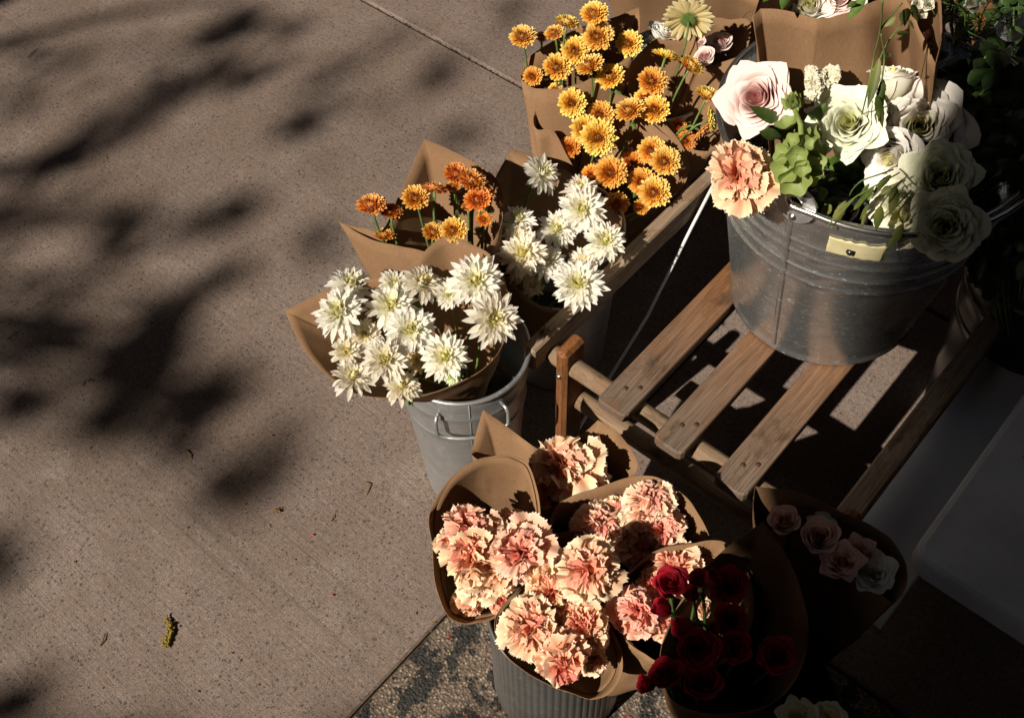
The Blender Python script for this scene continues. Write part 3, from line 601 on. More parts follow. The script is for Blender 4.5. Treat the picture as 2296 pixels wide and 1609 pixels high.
bouquet('C','kraft wrap of the orange mums that lean against the metal tub, with a peaked back',
 [(1556,64,0,1),(1566,125),(1572,152,-.02),(1651,128,0,1),(1650,200),(1635,290),(1605,331),(1573,338),(1525,322),(1470,285),(1425,235),(1408,172),(1419,138),(1450,103),(1497,75)],.42,.55,uvz(-.80,1.16,.08),.02,.415,.15,22,70,G_O,'''
o 1 1090 585 115 .03 t=30 p=60 | orange mum at the left of the bouquet beside the metal tub, casting a round shadow
o 1 1185 405 108 .06 t=72 p=55 c=1.1,1.25,.9 | yellow backed mum seen from behind on a thick stem
o 1 1370 475 98 .06 t=55 p=60 | pinkish orange mum touching the yellow backed mum
o 1 1482 682 105 .03 t=50 p=70 | orange mum beside the dark tub rim, above the bright yellow one
o 1 1500 862 98 .02 t=66 p=20 c=1.1,1.35,1.1 | bright yellow mum turned sideways beside the dark tub rim
o 1 1430 935 100 .0 t=66 p=-40 c=1,.75,.8 | reddish mum facing downward on a slanting stem near the tub
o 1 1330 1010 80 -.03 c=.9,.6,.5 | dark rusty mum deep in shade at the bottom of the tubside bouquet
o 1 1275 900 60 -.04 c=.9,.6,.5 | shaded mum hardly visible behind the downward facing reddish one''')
bouquet('B','large rolled kraft wrap of orange mums resting against the long side rail',
 [(1240,292),(1205,291),(1196,262),(1215,216),(1247,199),(1322,197),(1405,216),(1455,243),(1497,284),(1526,320),(1543,361),(1541,398),(1522,430),(1494,448),(1450,467),(1397,482),(1352,470,-.03),(1312,420,-.03),(1275,355,-.02)],.375,.46,uvz(-.835,1.06,.10),.02,.382,.28,14,90,G_O,'''
o 1 790 550 110 .05 t=22 | tall orange mum on a bare straight stem above the large rolled bouquet
o 1 515 737 110 .03 | yellow orange mum at the upper left of the large rolled bouquet
o 1 715 822 100 .005 t=24 | half shaded orange mum behind the biggest bloom
o 1 608 925 108 .01 | pale yellow mum almost covered by the biggest bloom
o 1 705 985 135 .035 t=8 | biggest orange bloom, dead centre of the large rolled bouquet
o 1 930 792 115 .03 t=28 | orange red mum right of centre on its own slanting stem
o 1 1040 700 80 .015 | yellow mum peeping out behind two right hand orange mums
o 1 1110 785 108 .025 t=25 | orange mum overlapping the yellow one, upper right of the large bouquet
o 1 1085 1080 105 .015 | yellow mum partly covered, in the large bouquet's right cluster
o 1 1182 1155 112 .03 t=16 | yellow orange mum furthest right in the large rolled bouquet
o 1 1012 1300 108 .01 c=1,.82,.66 | deep orange mum behind the lowest right bloom
o 1 1105 1377 120 .03 t=10 | pale edged mum lowest right, just above the front paper lip
o 1 792 1237 124 .03 t=10 | round orange mum below the biggest bloom
o 1 660 1262 95 .01 c=1,.72,.5 | saturated red orange mum on the left below the biggest bloom
o 1 832 1462 95 .0 c=1,.8,.6 | half shaded orange mum at the very bottom beside white petals
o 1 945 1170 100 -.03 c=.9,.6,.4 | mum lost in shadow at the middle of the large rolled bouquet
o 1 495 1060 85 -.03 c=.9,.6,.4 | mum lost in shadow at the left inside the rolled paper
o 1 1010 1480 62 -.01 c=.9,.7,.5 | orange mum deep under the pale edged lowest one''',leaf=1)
bouquet('D','kraft wrap with a long left point around the rust orange mums',
 [(745,470,0,1),(766,500),(815,511),(858,514),(892,446),(951,311,0,1),(1040,351),(1112,399),(1128,470),(1110,535),(1060,572),(1000,574),(929,558),(875,548),(833,536),(798,519),(764,496)],.45,.50,(-.07,1.07,.06),.02,.445,.18,42,92,'rust orange chrysanthemums','''
o D 500 730 178 .05 t=52 c=1,.74,.70 | rust mum furthest left, leaning out over pavement
o D 705 800 135 .03 t=55 c=1,.68,.5 | shaded rust mum just right of the leftmost one
o D 975 650 165 .045 t=45 c=1,.88,.75 | golden rust mum on a clear curved stem, third from left
o D 1178 562 152 .05 t=54 c=1,.66,.66 | pink topped rust mum seen from the side in the middle
o D 1412 392 152 .055 t=44 c=1,.62,.60 | highest rust mum below the tall paper point
o D 1578 465 160 .055 t=46 c=1,.74,.7 | rust mum overlapping the highest one on its right
o D 1380 525 90 .03 c=1,.75,.6 | rust mum wedged under the highest pair
o D 1640 665 158 .045 t=34 c=1,.58,.52 | red centred rust mum beside the neighbouring white bouquet's paper
o D 1535 742 75 .01 c=1,.7,.55 | small red rust mum behind green stems
o D 1705 880 92 .01 c=1.05,.72,.45 | bright red orange mum cut off by the white bouquet's paper
o D 1160 1015 130 .02 t=34 c=1,.9,.75 | rust mum on the left of the low front pair
o D 1380 995 150 .03 t=30 | golden mum on the right of the low front pair
o D 640 1050 125 -.005 | rust mum half in shade behind the left paper flap
o D 1785 575 60 .0 c=.95,.6,.5 | dim red mum in the far right shade of the rust bouquet''')
bouquet('E','kraft wrap with a tall left side around the white mums touching the side rail',
 [(1090,552),(1093,477),(1110,400),(1148,335,0,1),(1225,358),(1292,400),(1340,445),(1395,488,0,1),(1388,560),(1362,635),(1315,682),(1265,697),(1223,690),(1177,662),(1143,627),(1112,595)],.358,.30,at(1135,815,.2),.02,.362,.16,20,85,G_W,'''
w A 1430 262 108 .05 t=44 p=60 | white mum standing alone at the top on a bare stem
w A 1640 345 100 .02 t=30 | white mum half hidden behind the largest one near orange petals
w A 1645 452 128 .04 | largest white mum of the railside bouquet, upper right
w A 1512 560 112 .025 | white mum in the middle of the railside bouquet
w A 1300 512 98 .055 t=32 | ragged white mum at the railside bouquet's left
w A 1308 595 85 .045 c=1,.93,.86 | blush tinted white mum under the ragged left one
w A 1328 690 122 .065 c=1,.96,.90 | pinkish white mum at the railside bouquet's lower left
w A 1455 735 105 .035 | white mum low in the centre, between two larger ones
w A 1770 622 112 .045 t=30 p=30 | white mum reaching over the rail on the right
w A 1655 742 90 .015 c=1,.95,.9 | blush white mum behind the lowest railside bloom
w A 1628 855 142 .05 t=12 | lowest white mum hanging over the end of the rail
w A 1380 862 62 -.02 c=1,.9,.8 | dim cream mum deep at the front of the railside wrap
w A 1312 790 75 -.01 c=1,.88,.75 | yellowish lower petals of a mum in shade at the railside bouquet's left''',leaf=1)
bouquet('F','wide kraft wrap with a broad left wing around the nearest white mums',
 [(640,698,0,1),(690,671),(738,648),(821,627),(884,611),(937,580,.0,1),(993,531,0),(1056,547),(1102,573),(1128,618),(1139,660),(1140,715),(1129,769,.01),(1089,822,.015),(1018,862,.02),(951,884,.025),(880,892,.025),(803,884,.02),(755,861,.015),(692,799,.01),(654,732)],.42,.42,at(1045,878,.27),.03,.405,.18,14,95,G_W,'''
w A 402 858 118 .02 t=40 | white mum at the upper left of the nearest bouquet
w A 345 1003 142 .045 t=18 p=140 | white mum furthest left, spreading over the paper wing
w A 640 850 86 .035 t=30 | white mum half hidden behind the upper middle pair
w A 622 972 132 .035 | large white mum left of centre with downward petals
w A 792 850 126 .03 t=40 | white mum with long upright petals and a green eye
w A 932 905 84 .025 | cream mum tucked under the upper right bloom
w A 1075 838 142 .045 t=10 | large white mum at the upper right with a yellow green eye
w A 1172 1038 146 .045 t=12 p=10 | white mum furthest right in the nearest bouquet
w A 727 1098 132 .045 | white mum in the very centre of the nearest bouquet
w A 480 1125 92 .01 c=1,.95,.86 | blush cream mum between the left blooms
w A 590 1258 128 .045 t=12 | white mum low left of centre with a green eye
w A 912 1243 128 .04 t=8 | open white mum low on the right with a green ringed eye
w A 385 1215 88 .01 c=1,.96,.88 | cream mum at the lower left behind another
w A 418 1352 112 .035 t=20 | white mum at the lowest left corner
w A 682 1402 98 .015 c=1,.95,.85 | yellowish mum at the bottom edge, partly under another
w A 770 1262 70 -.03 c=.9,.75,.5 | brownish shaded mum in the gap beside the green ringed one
w A 950 1350 45 .0 c=.9,1,.8 | little green centred mum at the bottom right under petals''',leaf=1)
bouquet('J','kraft wrap with two upright flaps like ears behind the carnations',
 [(1083,917,.02,1),(1150,965),(1203,1003),(1240,1000,-.03),(1290,985,-.03),(1341,941,.02,1),(1380,964,.02),(1413,1003,.01),(1431,1041,.01),(1420,1062),(1378,1090),(1308,1104),(1231,1096),(1150,1062,-.02),(1064,1024),(1062,995)],.37,.35,(.055,.70,.06),.02,.37,.15,22,95,G_C,'''
c 4 775 395 168 .03 t=34 c=1,1.0,.93 | large shaded cream carnation between the two paper ears
c 4 885 500 92 .02 t=24 c=1,.92,.9 | pink carnation catching sun below the large shaded one
c 4 690 505 85 -.01 t=20 c=1,.74,.70 | shadowed carnation at the left under the large cream one''')
bouquet('I','kraft wrap whose curled left lip holds two clumps of carnations beside the bench end',
 [(1241,1192),(1235,1164),(1250,1132),(1279,1113),(1350,1089),(1422,1067),(1475,1071),(1532,1108),(1566,1151),(1592,1208),(1580,1240,-.02),(1518,1250,-.03),(1430,1255,-.04),(1350,1240,-.03),(1331,1223,-.02),(1317,1194),(1275,1191)],.415,.45,(.09,.66,.06),.02,.385,.2,16,90,G_C,'''
c 4 922 690 122 .03 t=20 | peach carnation alone at the left, inside the curled paper lip
c 4 1155 580 118 .045 t=22 | peach carnation at the top, next to the bench end
c 4 1135 668 90 .035 t=20 p=-60 c=1,1.08,1.05 | cream carnation with hanging lower petals and a green speck
c 4 1030 650 84 .02 c=1,1,.93 | pale carnation between the left and top ones, beside the bench end
c 4 1070 770 84 .015 c=1,1.03,.98 | cream carnation below the drooping petals with the green speck
c 4 1240 710 95 .035 | ruffled pale carnation at the right against lit paper
c 4 1140 828 92 .01 c=1,.95,.9 | carnation low at the right, lit only along its edge''')
bouquet('K','kraft wrap half in shade, holding pink carnations beneath the red roses',
 [(1379,1318),(1374,1356),(1384,1400),(1412,1442),(1446,1465),(1480,1484),(1560,1500,-.02),(1650,1470,-.02),(1690,1380,-.01),(1680,1290),(1640,1225),(1604,1211),(1556,1217),(1490,1227),(1452,1245),(1412,1280)],.425,.40,(.10,.61,.05),.02,.405,.15,14,95,G_C,'''
c 4 1290 880 128 .02 t=28 c=1,.95,.92 | pale carnation in bright sun directly behind the lit red rose
c 4 1098 1105 112 .035 t=8 c=1,.78,.82 | deep pink carnation at the left of the half shaded wrap
c 4 1195 985 88 .01 c=1,.9,.88 | pink carnation between the deep pink and the sunlit pale one
c 4 1245 1182 62 .01 c=1,.86,.86 | pink carnation scrap showing below a green rose bud
c 4 1415 1092 48 .01 c=1,1,.95 | small peach carnation glimpsed between dark rose stems''')
bouquet('G','tall hooded kraft wrap around the leftmost carnations',
 [(961,1166),(973,1127),(1012,1070),(1064,1034),(1112,1021),(1155,1024),(1185,1042),(1205,1099),(1212,1151),(1212,1200),(1200,1262,-.01),(1164,1318),(1136,1361),(1107,1385),(1069,1396),(1031,1396),(1002,1376),(983,1333),(973,1290),(969,1223)],.42,.45,at(1120,1290,.18),.022,.435,.2,14,92,G_C,'''
c 4 330 695 132 .035 t=32 c=1,.86,.86 | rosy pink carnation at the upper left of the hooded wrap
c 4 530 690 75 .0 c=1,.9,.8 | shaded carnation behind the big pink double one
c 4 560 805 150 .055 t=14 c=1,.86,.88 | biggest carnation, pink with a double heart, in the hooded wrap
c 4 345 860 138 .04 t=16 c=1,.98,.88 | peach orange carnation at the left of the hooded wrap
c 4 365 980 104 -.005 p=-80 t=30 c=1,1.05,1 | cream carnation petals drooping below the peach orange one
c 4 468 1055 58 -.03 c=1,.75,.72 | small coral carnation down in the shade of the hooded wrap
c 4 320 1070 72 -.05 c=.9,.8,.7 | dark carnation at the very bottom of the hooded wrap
c 4 440 745 84 .02 c=1,.95,.88 | peach carnation squeezed between the two rosy ones of the hooded wrap
c 4 250 790 80 .01 c=1,.95,.88 | carnation edge against the hooded wrap's left wall
c 4 455 925 88 .025 c=1,1,.92 | peach carnation at the hooded wrap's lower centre
c 4 650 790 70 .01 c=1,1.1,1.08 | cream carnation edge reaching out past the biggest carnation''',leaf=0)
bouquet('H','nearest kraft wrap, curving down over the ribbed bucket around peach carnations',
 [(1112,1381),(1110,1414),(1126,1457),(1164,1495),(1231,1535),(1290,1556),(1330,1567,-.005),(1372,1549),(1395,1505),(1392,1455),(1374,1412),(1362,1376),(1375,1318),(1400,1280,0),(1340,1255,-.01),(1250,1262,-.02),(1190,1290,-.02),(1160,1322),(1131,1352)],.41,.40,at(1240,1420,.18),.025,.425,.2,12,92,G_C,'''
c 4 895 885 152 .065 t=10 c=1,.98,.92 | large peach carnation at the centre of the whole carnation bucket
c 4 690 1000 110 .035 t=16 c=1,.96,.82 | orange hearted carnation left of the central large one
c 4 610 1200 142 .045 t=10 c=1,.98,.9 | wide open peach carnation at the left of the nearest wrap
c 4 858 1155 108 .03 t=18 c=1,.92,.84 | coral peach carnation at the right of the nearest wrap
c 4 785 1352 120 .04 t=24 p=-70 c=1,.88,.84 | lowest carnation in the picture, pink, over the bucket edge
c 4 900 1322 78 .0 c=1,1.03,1 | cream carnation petal cluster beside the lowest pink one
c 4 770 1085 88 .03 c=1,.97,.86 | peach carnation between the central large one and the wide open one
c 4 720 1270 84 .025 c=1,.95,.88 | carnation filling the gap above the lowest pink one
c 4 900 1230 76 .02 c=1,1,.94 | pale carnation above the cream cluster beside the lowest pink one
c 4 690 838 62 .02 c=1,1.1,1.06 | cream carnation touching the hooded wrap's biggest bloom''')
# red roses and their wrap, in deep shade
L_RIM=[(1711,1169,.02,1),(1760,1240),(1790,1304),(1812,1397),(1800,1490),(1740,1570),(1620,1600),(1510,1570),(1480,1480,-.02),(1500,1400,-.02),(1545,1320,-.02),(1620,1235)]
bouquet('L','dark kraft wrap in shade behind the red roses, rising to a point',L_RIM,.47,.35,(.24,.52,.06),.02,.49,.15,14,90,'red roses','''
x L 528 605 112 .06 t=26 | the one red rose in full sun
x L 735 575 82 .03 t=50 p=80 | red rose half open just right of the sunlit one
x L 960 625 122 .045 | red rose at the right, against dark paper, just inside the shade
x L 965 885 112 .02 | dim red rose in the middle of the shaded group
x L 730 1095 138 .05 t=10 | largest shaded red rose, below the middle
x L 1000 1085 112 .03 | shaded red rose right of the largest one
x L 490 1275 112 .03 t=30 p=120 | shaded red rose lowest on the left, over bare pavement
x L 760 1335 132 .03 | shaded red rose at the bottom under the largest one
x L 1310 1145 125 .01 | red rose almost lost in darkness at the far right
y L 452 790 76 .07 t=60 p=150 | green red bud left of the sunlit rose
y L 600 925 84 .05 t=65 p=180 | long dark red bud below the sunlit rose
y L 340 1352 72 .02 t=60 p=170 | green bud furthest left and lowest, over pavement
y L 675 690 62 .06 t=50 p=110 | small green bud right under the sunlit rose
y L 838 575 66 .05 t=50 p=60 | pointed green bud beside the half open red rose''')
bouquet('M','shaded kraft wrap around blush roses, between the bench and the white table',  # blush tints below also darken the roses to match their shade
 [(1693,1089,0,1),(1797,1106),(1887,1147),(1961,1181),(2006,1218),(2030,1263),(2034,1304),(2017,1340),(1999,1352,0,1),(1928,1295,-.02),(1842,1238,-.02),(1797,1204,-.02),(1742,1184,-.02),(1700,1192),(1689,1140)],.44,.30,(.35,.57,.08),.02,.435,.15,20,90,'blush roses in shade','''
s M 655 418 92 .03 c=.92,.76,.66 | blush rose at the upper left, touching the dark paper point
s M 872 515 108 .03 v=0 c=.92,.76,.66 | blush rose with a pink heart in the middle of the shaded wrap
l M 875 445 66 .0 | cream rose peeping up behind the pink hearted one
r M 1005 660 112 .03 c=.92,.76,.66 | blush rose low at the front paper edge
r M 1108 605 94 .02 c=.92,.76,.66 | pale blush rose leaning right under the paper rim
l M 1195 735 102 .01 | yellowish frilled rose furthest right in the shaded wrap''')
# pale flowers behind the metal tub
wrap('kraft wrap behind the tubside orange mums, around two pink roses',[(1500,120),(1540,70),(1598,43),(1640,43),(1681,49),(1678,100),(1655,135),(1600,158),(1540,160)],.40,at(1600,90,.40),.45,(.27,1.62,.08),.03,seed=5)
TOPW=wrap('largest kraft wrap at the very top edge, with a faint round stamp',[(1350,-90),(1500,-150),(1690,-130),(1760,-60),(1735,10),(1650,-20),(1500,-30),(1400,-40)],.48,at(1550,-60,.48),.3,(.40,1.85,.08),.12,seed=6)
bouquet('N','',[(1500,60),(1600,100)],.40,.2,(.27,1.62,.1),.02,.41,.15,20,90,'pale roses behind the tub','''
g N 1140 235 345 .10 t=132 p=85 | cream gerbera turned away, showing its green back
s N 1535 550 170 .02 t=40 p=90 v=0 | soft pink rose standing behind the tub rim
s N 1350 730 130 .06 t=40 p=130 v=1 | small pink rose bud below the soft pink rose
l N 800 400 165 .06 t=60 p=60 c=1,1.02,1.1 | ruffled white bloom under the gerbera
l N 590 470 110 .05 t=50 p=120 c=.97,1,1.1 | white petals peeping past the squared orange bouquet paper
r N 1290 560 90 .06 t=60 p=180 | loose blush petals left of the pink rose''')
# ------------------------------------------------------------------ flowers in the tub
P_RIM=[(1687,40,0,1),(1705,20,.0,1),(1774,26),(1834,43,0,1),(1865,38),(1902,28),(1948,9),(1990,-6),(2030,-4,0,1),(2048,33),(2067,77),(2098,141,0,1),(2112,60),(2090,-60),(1980,-130),(1850,-140),(1740,-80)]
wrap('broad flat kraft wrap leaning at the back of the metal tub',P_RIM,.86,at(1890,10,.86),.22,(.50,1.155,.47),.105,seed=9)
TB=(TC.x,TC.y,.40)
bouquet('Tub','',[(1850,350),(1850,300)],.74,.1,TB,.02,.74,.12,12,90,'flowers in the metal tub','''
r 2 478 570 205 .02 t=22 p=150 v=0 | large pale pink rose at the tub's left edge
c 2 392 1012 205 .03 t=12 c=1,.95,.86 | big peach carnation hanging over the tub's left rim
l 2 1018 715 172 .03 t=10 v=0 c=.98,1.02,.92 | greenish white rose facing the eye at the centre of the tub
l 2 960 545 170 -.02 t=50 p=100 v=1 | white rose with pointed petals behind the greenish centre rose
v 2 1265 470 130 .03 t=55 p=90 | tall closed white rose in front of the flat paper
l 2 1430 740 225 .0 t=18 p=60 v=2 c=1,.97,1 | widest white rose, half in shade at the right of the tub
l 2 1270 920 150 -.01 t=40 p=200 v=1 c=1,.98,1.04 | white rose with layered petals still in sun under the widest one
l 2 1555 1030 172 .01 t=12 v=0 c=.96,.99,.86 | yellowish white rose in shade below the widest one
l 2 1592 1318 165 .0 t=10 v=2 c=.96,.99,.84 | lowest yellowish rose overhanging the tub's front right rim
l 2 1330 1245 160 -.025 t=40 p=200 v=1 c=1,1,.88 | cream rose at the rim, left of the lowest yellowish rose''')
bouquet('P','',[(1850,10),(1900,20)],.80,.1,(.50,1.16,.55),.02,.79,.1,20,90,'roses above the flat paper','''
l d 1815 12 62 .0 v=0 | white rose above the scoop of the flat paper
r d 1880 -14 58 .02 v=1 | pink rose at the very top edge above the flat paper
s Q 620 440 120 .0 t=40 p=60 c=1,.9,.84 | peach garden rose at the right corner of the flat paper
s Q 705 590 75 -.02 t=50 p=-60 c=1,.85,.84 | pink rose petals tucked below the peach garden rose''')
# ------------------------------------------------------------------ greenery in and behind the tub
def blade(mb,x0,y0,x1,y1,wpx,z0,z1,tooth=0.0,fold=-.35,sag=.0,nu=12,seed=0,nrm=None):
    a=at(x0,y0,z0); b=at(x1,y1,z1); d=b-a; L=d.length; ax=d/L; tc=(nrm or (EYE-(a+b)/2)).normalized(); sd=ax.cross(tc).normalized(); nn=sd.cross(ax).normalized(); w=wpx/px_m((a+b)/2)/2; r=random.Random(seed+int(x0*7+y0))
    tl=r.uniform(-.5,.5); sd,nn=sd*math.cos(tl)+nn*math.sin(tl),nn*math.cos(tl)-sd*math.sin(tl)
    def fn(s,q):
        k=q*2-1; pr=math.sin(PI*min(1,.03+.97*s)**.85)*(1+tooth*((s*nu)%2)) if nu else 0
        return a+ax*(L*s)+sd*(k*w*max(.03,pr))+nn*(fold*w*k*k*pr+sag*L*math.sin(PI*s))
    mb.grid(fn,nu,4)
def zp(z,x,y): return Z[z](x,y)
def leafthing(name,label,cat,m,zn,items,group=None,tooth=0.0,stems=(),sm='stem',srad=.0009):
    x,y=zp(zn,items[0][0],items[0][1]); t=thing(name,label,cat,at(x,y,items[0][5]),group)
    for i,(x0,y0,x1,y1,wd,z0,z1) in enumerate(items):
        mb=MB(); a=zp(zn,x0,y0); b=zp(zn,x1,y1); blade(mb,*a,*b,Z[zn].r(wd),z0,z1,tooth,seed=i); obj('leaf' if m!='oat' else 'spikelet',mb,M[m],t)
    if stems:
        mb=MB()
        for st in stems:
            pts=[at(*zp(zn,x,y),z) for x,y,z in st]; cv=[]
            for i in range(len(pts)-1):
                p0=pts[max(0,i-1)];p1=pts[i];p2=pts[i+1];p3=pts[min(len(pts)-1,i+2)]
                for k in range(6):
                    u=k/6; cv.append(.5*((2*p1)+(p2-p0)*u+(2*p0-5*p1+4*p2-p3)*u*u+(3*p1-p0-3*p2+p3)*u**3))
            mb.tube(cv+[pts[-1]],srad,6)
        obj('stem',mb,M[sm],t)
    return t
leafthing('rose_foliage','two broad olive leaves spreading between the pale pink rose and the green bells','leaves','leaf','2',[(650,735,432,620,78,.745,.80),(750,770,885,602,82,.74,.80),(620,800,492,770,70,.745,.775)],stems=[[(700,760,.74),(690,900,.68),(700,1000,.6)]])
leafthing('leaf_spray','bright serrated leaves hanging over the top of the flat paper','leaves','leaf','2',[(1115,-30,1005,120,62,.93,.90),(1060,10,1000,50,34,.93,.91),(655,-30,625,60,60,.90,.88),(560,-25,512,14,34,.9,.88)])
leafthing('sea_oats','tall oat grass with flat dark spikelets crossing the brown paper','ornamental grass','oat','2',
 [(1195,340,1125,640,58,.90,.86),(1215,460,1190,720,46,.88,.84),(1180,560,1215,750,48,.87,.83),(1220,470,1200,600,44,.88,.86),(1290,100,1222,160,40,.93,.92),(1352,52,1345,155,66,.94,.91),(1372,120,1400,172,18,.93,.92),(1298,196,1372,190,26,.92,.91),(1270,322,1225,330,26,.9,.89),(1388,30,1425,130,44,.94,.91)],'oat grass',.14,
 [[(1215,0,.98),(1200,180,.93),(1165,330,.89),(1120,560,.84),(1060,800,.7)],[(1200,180,.93),(1240,120,.94),(1330,20,.95)],[(1205,200,.93),(1225,330,.9),(1210,480,.88)],[(1330,140,.92),(1250,240,.91),(1200,340,.9)]])
leafthing('sea_oats','oat grass drooping over the front rim of the metal tub','ornamental grass','oat','S',
 [(740,420,500,880,150,.735,.70),(500,480,330,650,150,.70,.69),(1190,190,800,610,110,.76,.70),(1460,0,1170,310,110,.78,.74),(1115,140,960,340,60,.75,.73),(1300,500,1215,905,150,.755,.715),(1540,180,1440,660,170,.78,.74),(1475,190,1285,310,140,.77,.76),(1100,480,960,720,70,.73,.70),(1060,600,990,850,60,.72,.70),(1660,790,1400,1190,150,.735,.69),(900,350,390,860,40,.76,.715),(1395,1180,1335,1430,30,.69,.675)],'oat grass',.12,
 [[(800,330,.74),(850,230,.76),(1000,90,.78),(1250,0,.79),(1500,-90,.79)],[(640,560,.74),(900,350,.76),(1290,130,.785),(1500,20,.79),(1600,-40,.79)],[(1300,490,.755),(1420,320,.78),(1640,80,.79)],[(1660,780,.735),(1590,600,.76),(1780,360,.785)],[(1320,720,.75),(1600,450,.77),(1790,240,.785)]])
def bell(r,seed):
    q=random.Random(seed); mb=MB(); ph=q.uniform(0,6)
    mb.grid(lambda s,t:(Vector(((.06+.94*s**.8)*math.cos(t*2*PI)*(1+.10*s*math.sin(5*t*2*PI+ph)),(.06+.94*s**.8)*math.sin(t*2*PI)*(1+.10*s*math.sin(5*t*2*PI+ph)),.62*s**1.5+.07*s*math.sin(5*t*2*PI+ph+1)-.3)),(s,0,0,1)),6,30,True)
    return mb.mesh('bell',M['bells'])
bl=[bell(1,s) for s in(1,2,3)]
bt_=thing('bells_of_ireland','spike of cupped green bells standing between the pink and greenish white roses','green flower',at(*zp('2',715,900),.76))
for i,(x,y,r,z,th,ph) in enumerate([(650,985,85,.775,30,200),(800,960,80,.775,30,-10),(700,1050,95,.765,35,-90),(790,1020,70,.765,40,-50),(640,900,66,.79,50,170),(800,870,66,.79,45,20),(715,910,62,.80,15,-90),(760,780,70,.785,55,40),(655,730,66,.80,55,110),(610,1030,56,.755,55,200),(850,900,60,.765,60,-10),(690,830,52,.805,40,140),(765,840,46,.81,35,10),(740,980,52,.79,20,-60),(830,780,52,.785,65,20)]):
    px,py=zp('2',x,y); p=at(px,py,z); tc=(EYE-p).normalized(); n=(tc*math.cos(R(th))+(RT*math.cos(R(ph))+UP*math.sin(R(ph)))*math.sin(R(th))).normalized()
    link('bell',bl[i%3],bt_,mat=Matrix.Translation(p-bt_.location)@Vector((0,0,1)).rotation_difference(n).to_matrix().to_4x4()@Matrix.Rotation(i*1.3,4,'Z')@Matrix.Scale(Z['2'].r(r)/px_m(p),4))
tf=MB()
for i in range(26):
    a=i*GA; q=(i/26)**.6; x,y=zp('2',690+30*q*math.cos(a),625+20*q*math.sin(a)); x1,y1=zp('2',690+75*q*math.cos(a),590-50*(1-q)+60*q*math.sin(a)); blade(tf,x,y,x1,y1,Z['2'].r(42),.82,.85-.03*q,.0,nu=6,seed=i)
obj('tip_leaves',tf,M['bells'],bt_)
sm=MB(); sm.tube([at(*zp('2',x,y),z) for x,y,z in((695,630,.82),(735,730,.81),(742,850,.79),(728,960,.75),(720,1000,.60))],[.0028,.0032,.0036,.0036,.0036],8); obj('stem',sm,M['bells'],bt_)
# cream floret cluster
fc=thing('floret_cluster','heart shaped cluster of tiny cream florets in front of the flat paper','flower cluster',at(*zp('2',850,490),.78))
fl=MB(); ye=MB(); rr=random.Random(5)
for i in range(300):
    u=rr.random(); w_=rr.uniform(-1,1); x=770+185*u*1.0; top=395+ (38*math.exp(-((u-.42)/.13)**2)); bot=600-140*max(0,u-.12)/.88
    y=top+(bot-top)*rr.random(); 
    px,py=zp('2',x,y); p=at(px,py,.80+.008*math.sin(u*7)+rr.uniform(-.006,.006)); tc=(EYE-p).normalized(); n=(tc+Vector((rr.gauss(0,.35),rr.gauss(0,.35),rr.gauss(0,.35)))).normalized(); q=Vector((0,0,1)).rotation_difference(n).to_matrix(); sz=.0036*rr.uniform(.8,1.15)
    for k in range(5):
        a=k*1.2566; c=p+q@Vector((sz*.6*math.cos(a),sz*.6*math.sin(a),0)); e1=q@Vector((math.cos(a),math.sin(a),.25))*sz*.55; e2=q@Vector((-math.sin(a),math.cos(a),0))*sz*.5
        fl.poly([c-e1,c-e2*.9,c+e1*.7-e2*.7,c+e1,c+e1*.7+e2*.7,c+e2*.9],[(0,1,2,3,4,5)])
    for k in range(3):
        c=p+n*sz*.7+q@Vector((rr.uniform(-1,1),rr.uniform(-1,1),0))*sz*.5; ye.poly([c+q@Vector((sz*.16,0,0)),c+q@Vector((-sz*.1,sz*.14,0)),c+q@Vector((-sz*.1,-sz*.14,0)),c+n*sz*.25],[(0,1,3),(1,2,3),(2,0,3)])
obj('florets',fl,M['florets'],fc); obj('stamens',ye,M['fyellow'],fc); sm=MB(); sm.tube([at(*zp('2',830,560),.77),at(*zp('2',830,640),.70),TC+Vector((0,0,.5))],.002,6); obj('stem',sm,M['stem'],fc)
# waxflower sprigs: needle leaves on branching stems with small white buds
def sprig(label,base,tips,buds,seed):
    r=random.Random(seed); t=thing('waxflower_sprig',label,'flower sprig',base,'waxflower sprigs'); s=MB(); nd=MB()
    for tp_ in tips:
        mid=(base+tp_)/2+Vector((r.uniform(-.02,.02),r.uniform(-.02,.02),.02)); P=[base.lerp(mid,k/6).lerp(mid.lerp(tp_,k/6),k/6) for k in range(7)]; s.tube(P,[.0016-.0001*k for k in range(7)],5)
        for k in range(30):
            f=r.uniform(.15,1); i=min(5,int(f*6)); p=P[i].lerp(P[i+1],f*6-i); d=((P[i+1]-P[i]).normalized()+Vector((r.gauss(0,.6),r.gauss(0,.6),r.gauss(.2,.5)))).normalized(); q=p+d*r.uniform(.018,.034); sd=d.orthogonal().normalized()*.0008
            nd.poly([p-sd,p+sd,q+sd*.3,q-sd*.3],[(0,1,2,3)])
    obj('stem',s,M['twig'],t); obj('needles',nd,M['leaf'],t)
    for x,y,rp,z in buds:
        p=at(*zp('Q',x,y),z); link('bud',PM['v'][0]['petals'],t,mat=Matrix.Translation(p-base)@Vector((0,0,1)).rotation_difference((EYE-p).normalized()+Vector((r.gauss(0,.4),r.gauss(0,.4),.3))).to_matrix().to_4x4()@Matrix.Scale(Z['Q'].r(rp)/px_m(p),4))
    return t
bz=lambda x,y,z:at(*zp('Q',x,y),z)
sprig('waxflower sprig with white buds just right of the flat paper corner',bz(640,330,.72),[bz(420,-40,.86),bz(560,-20,.86),bz(760,-30,.86),bz(860,20,.84)],[(455,40,62,.85),(570,50,66,.85),(512,155,48,.83)],1)
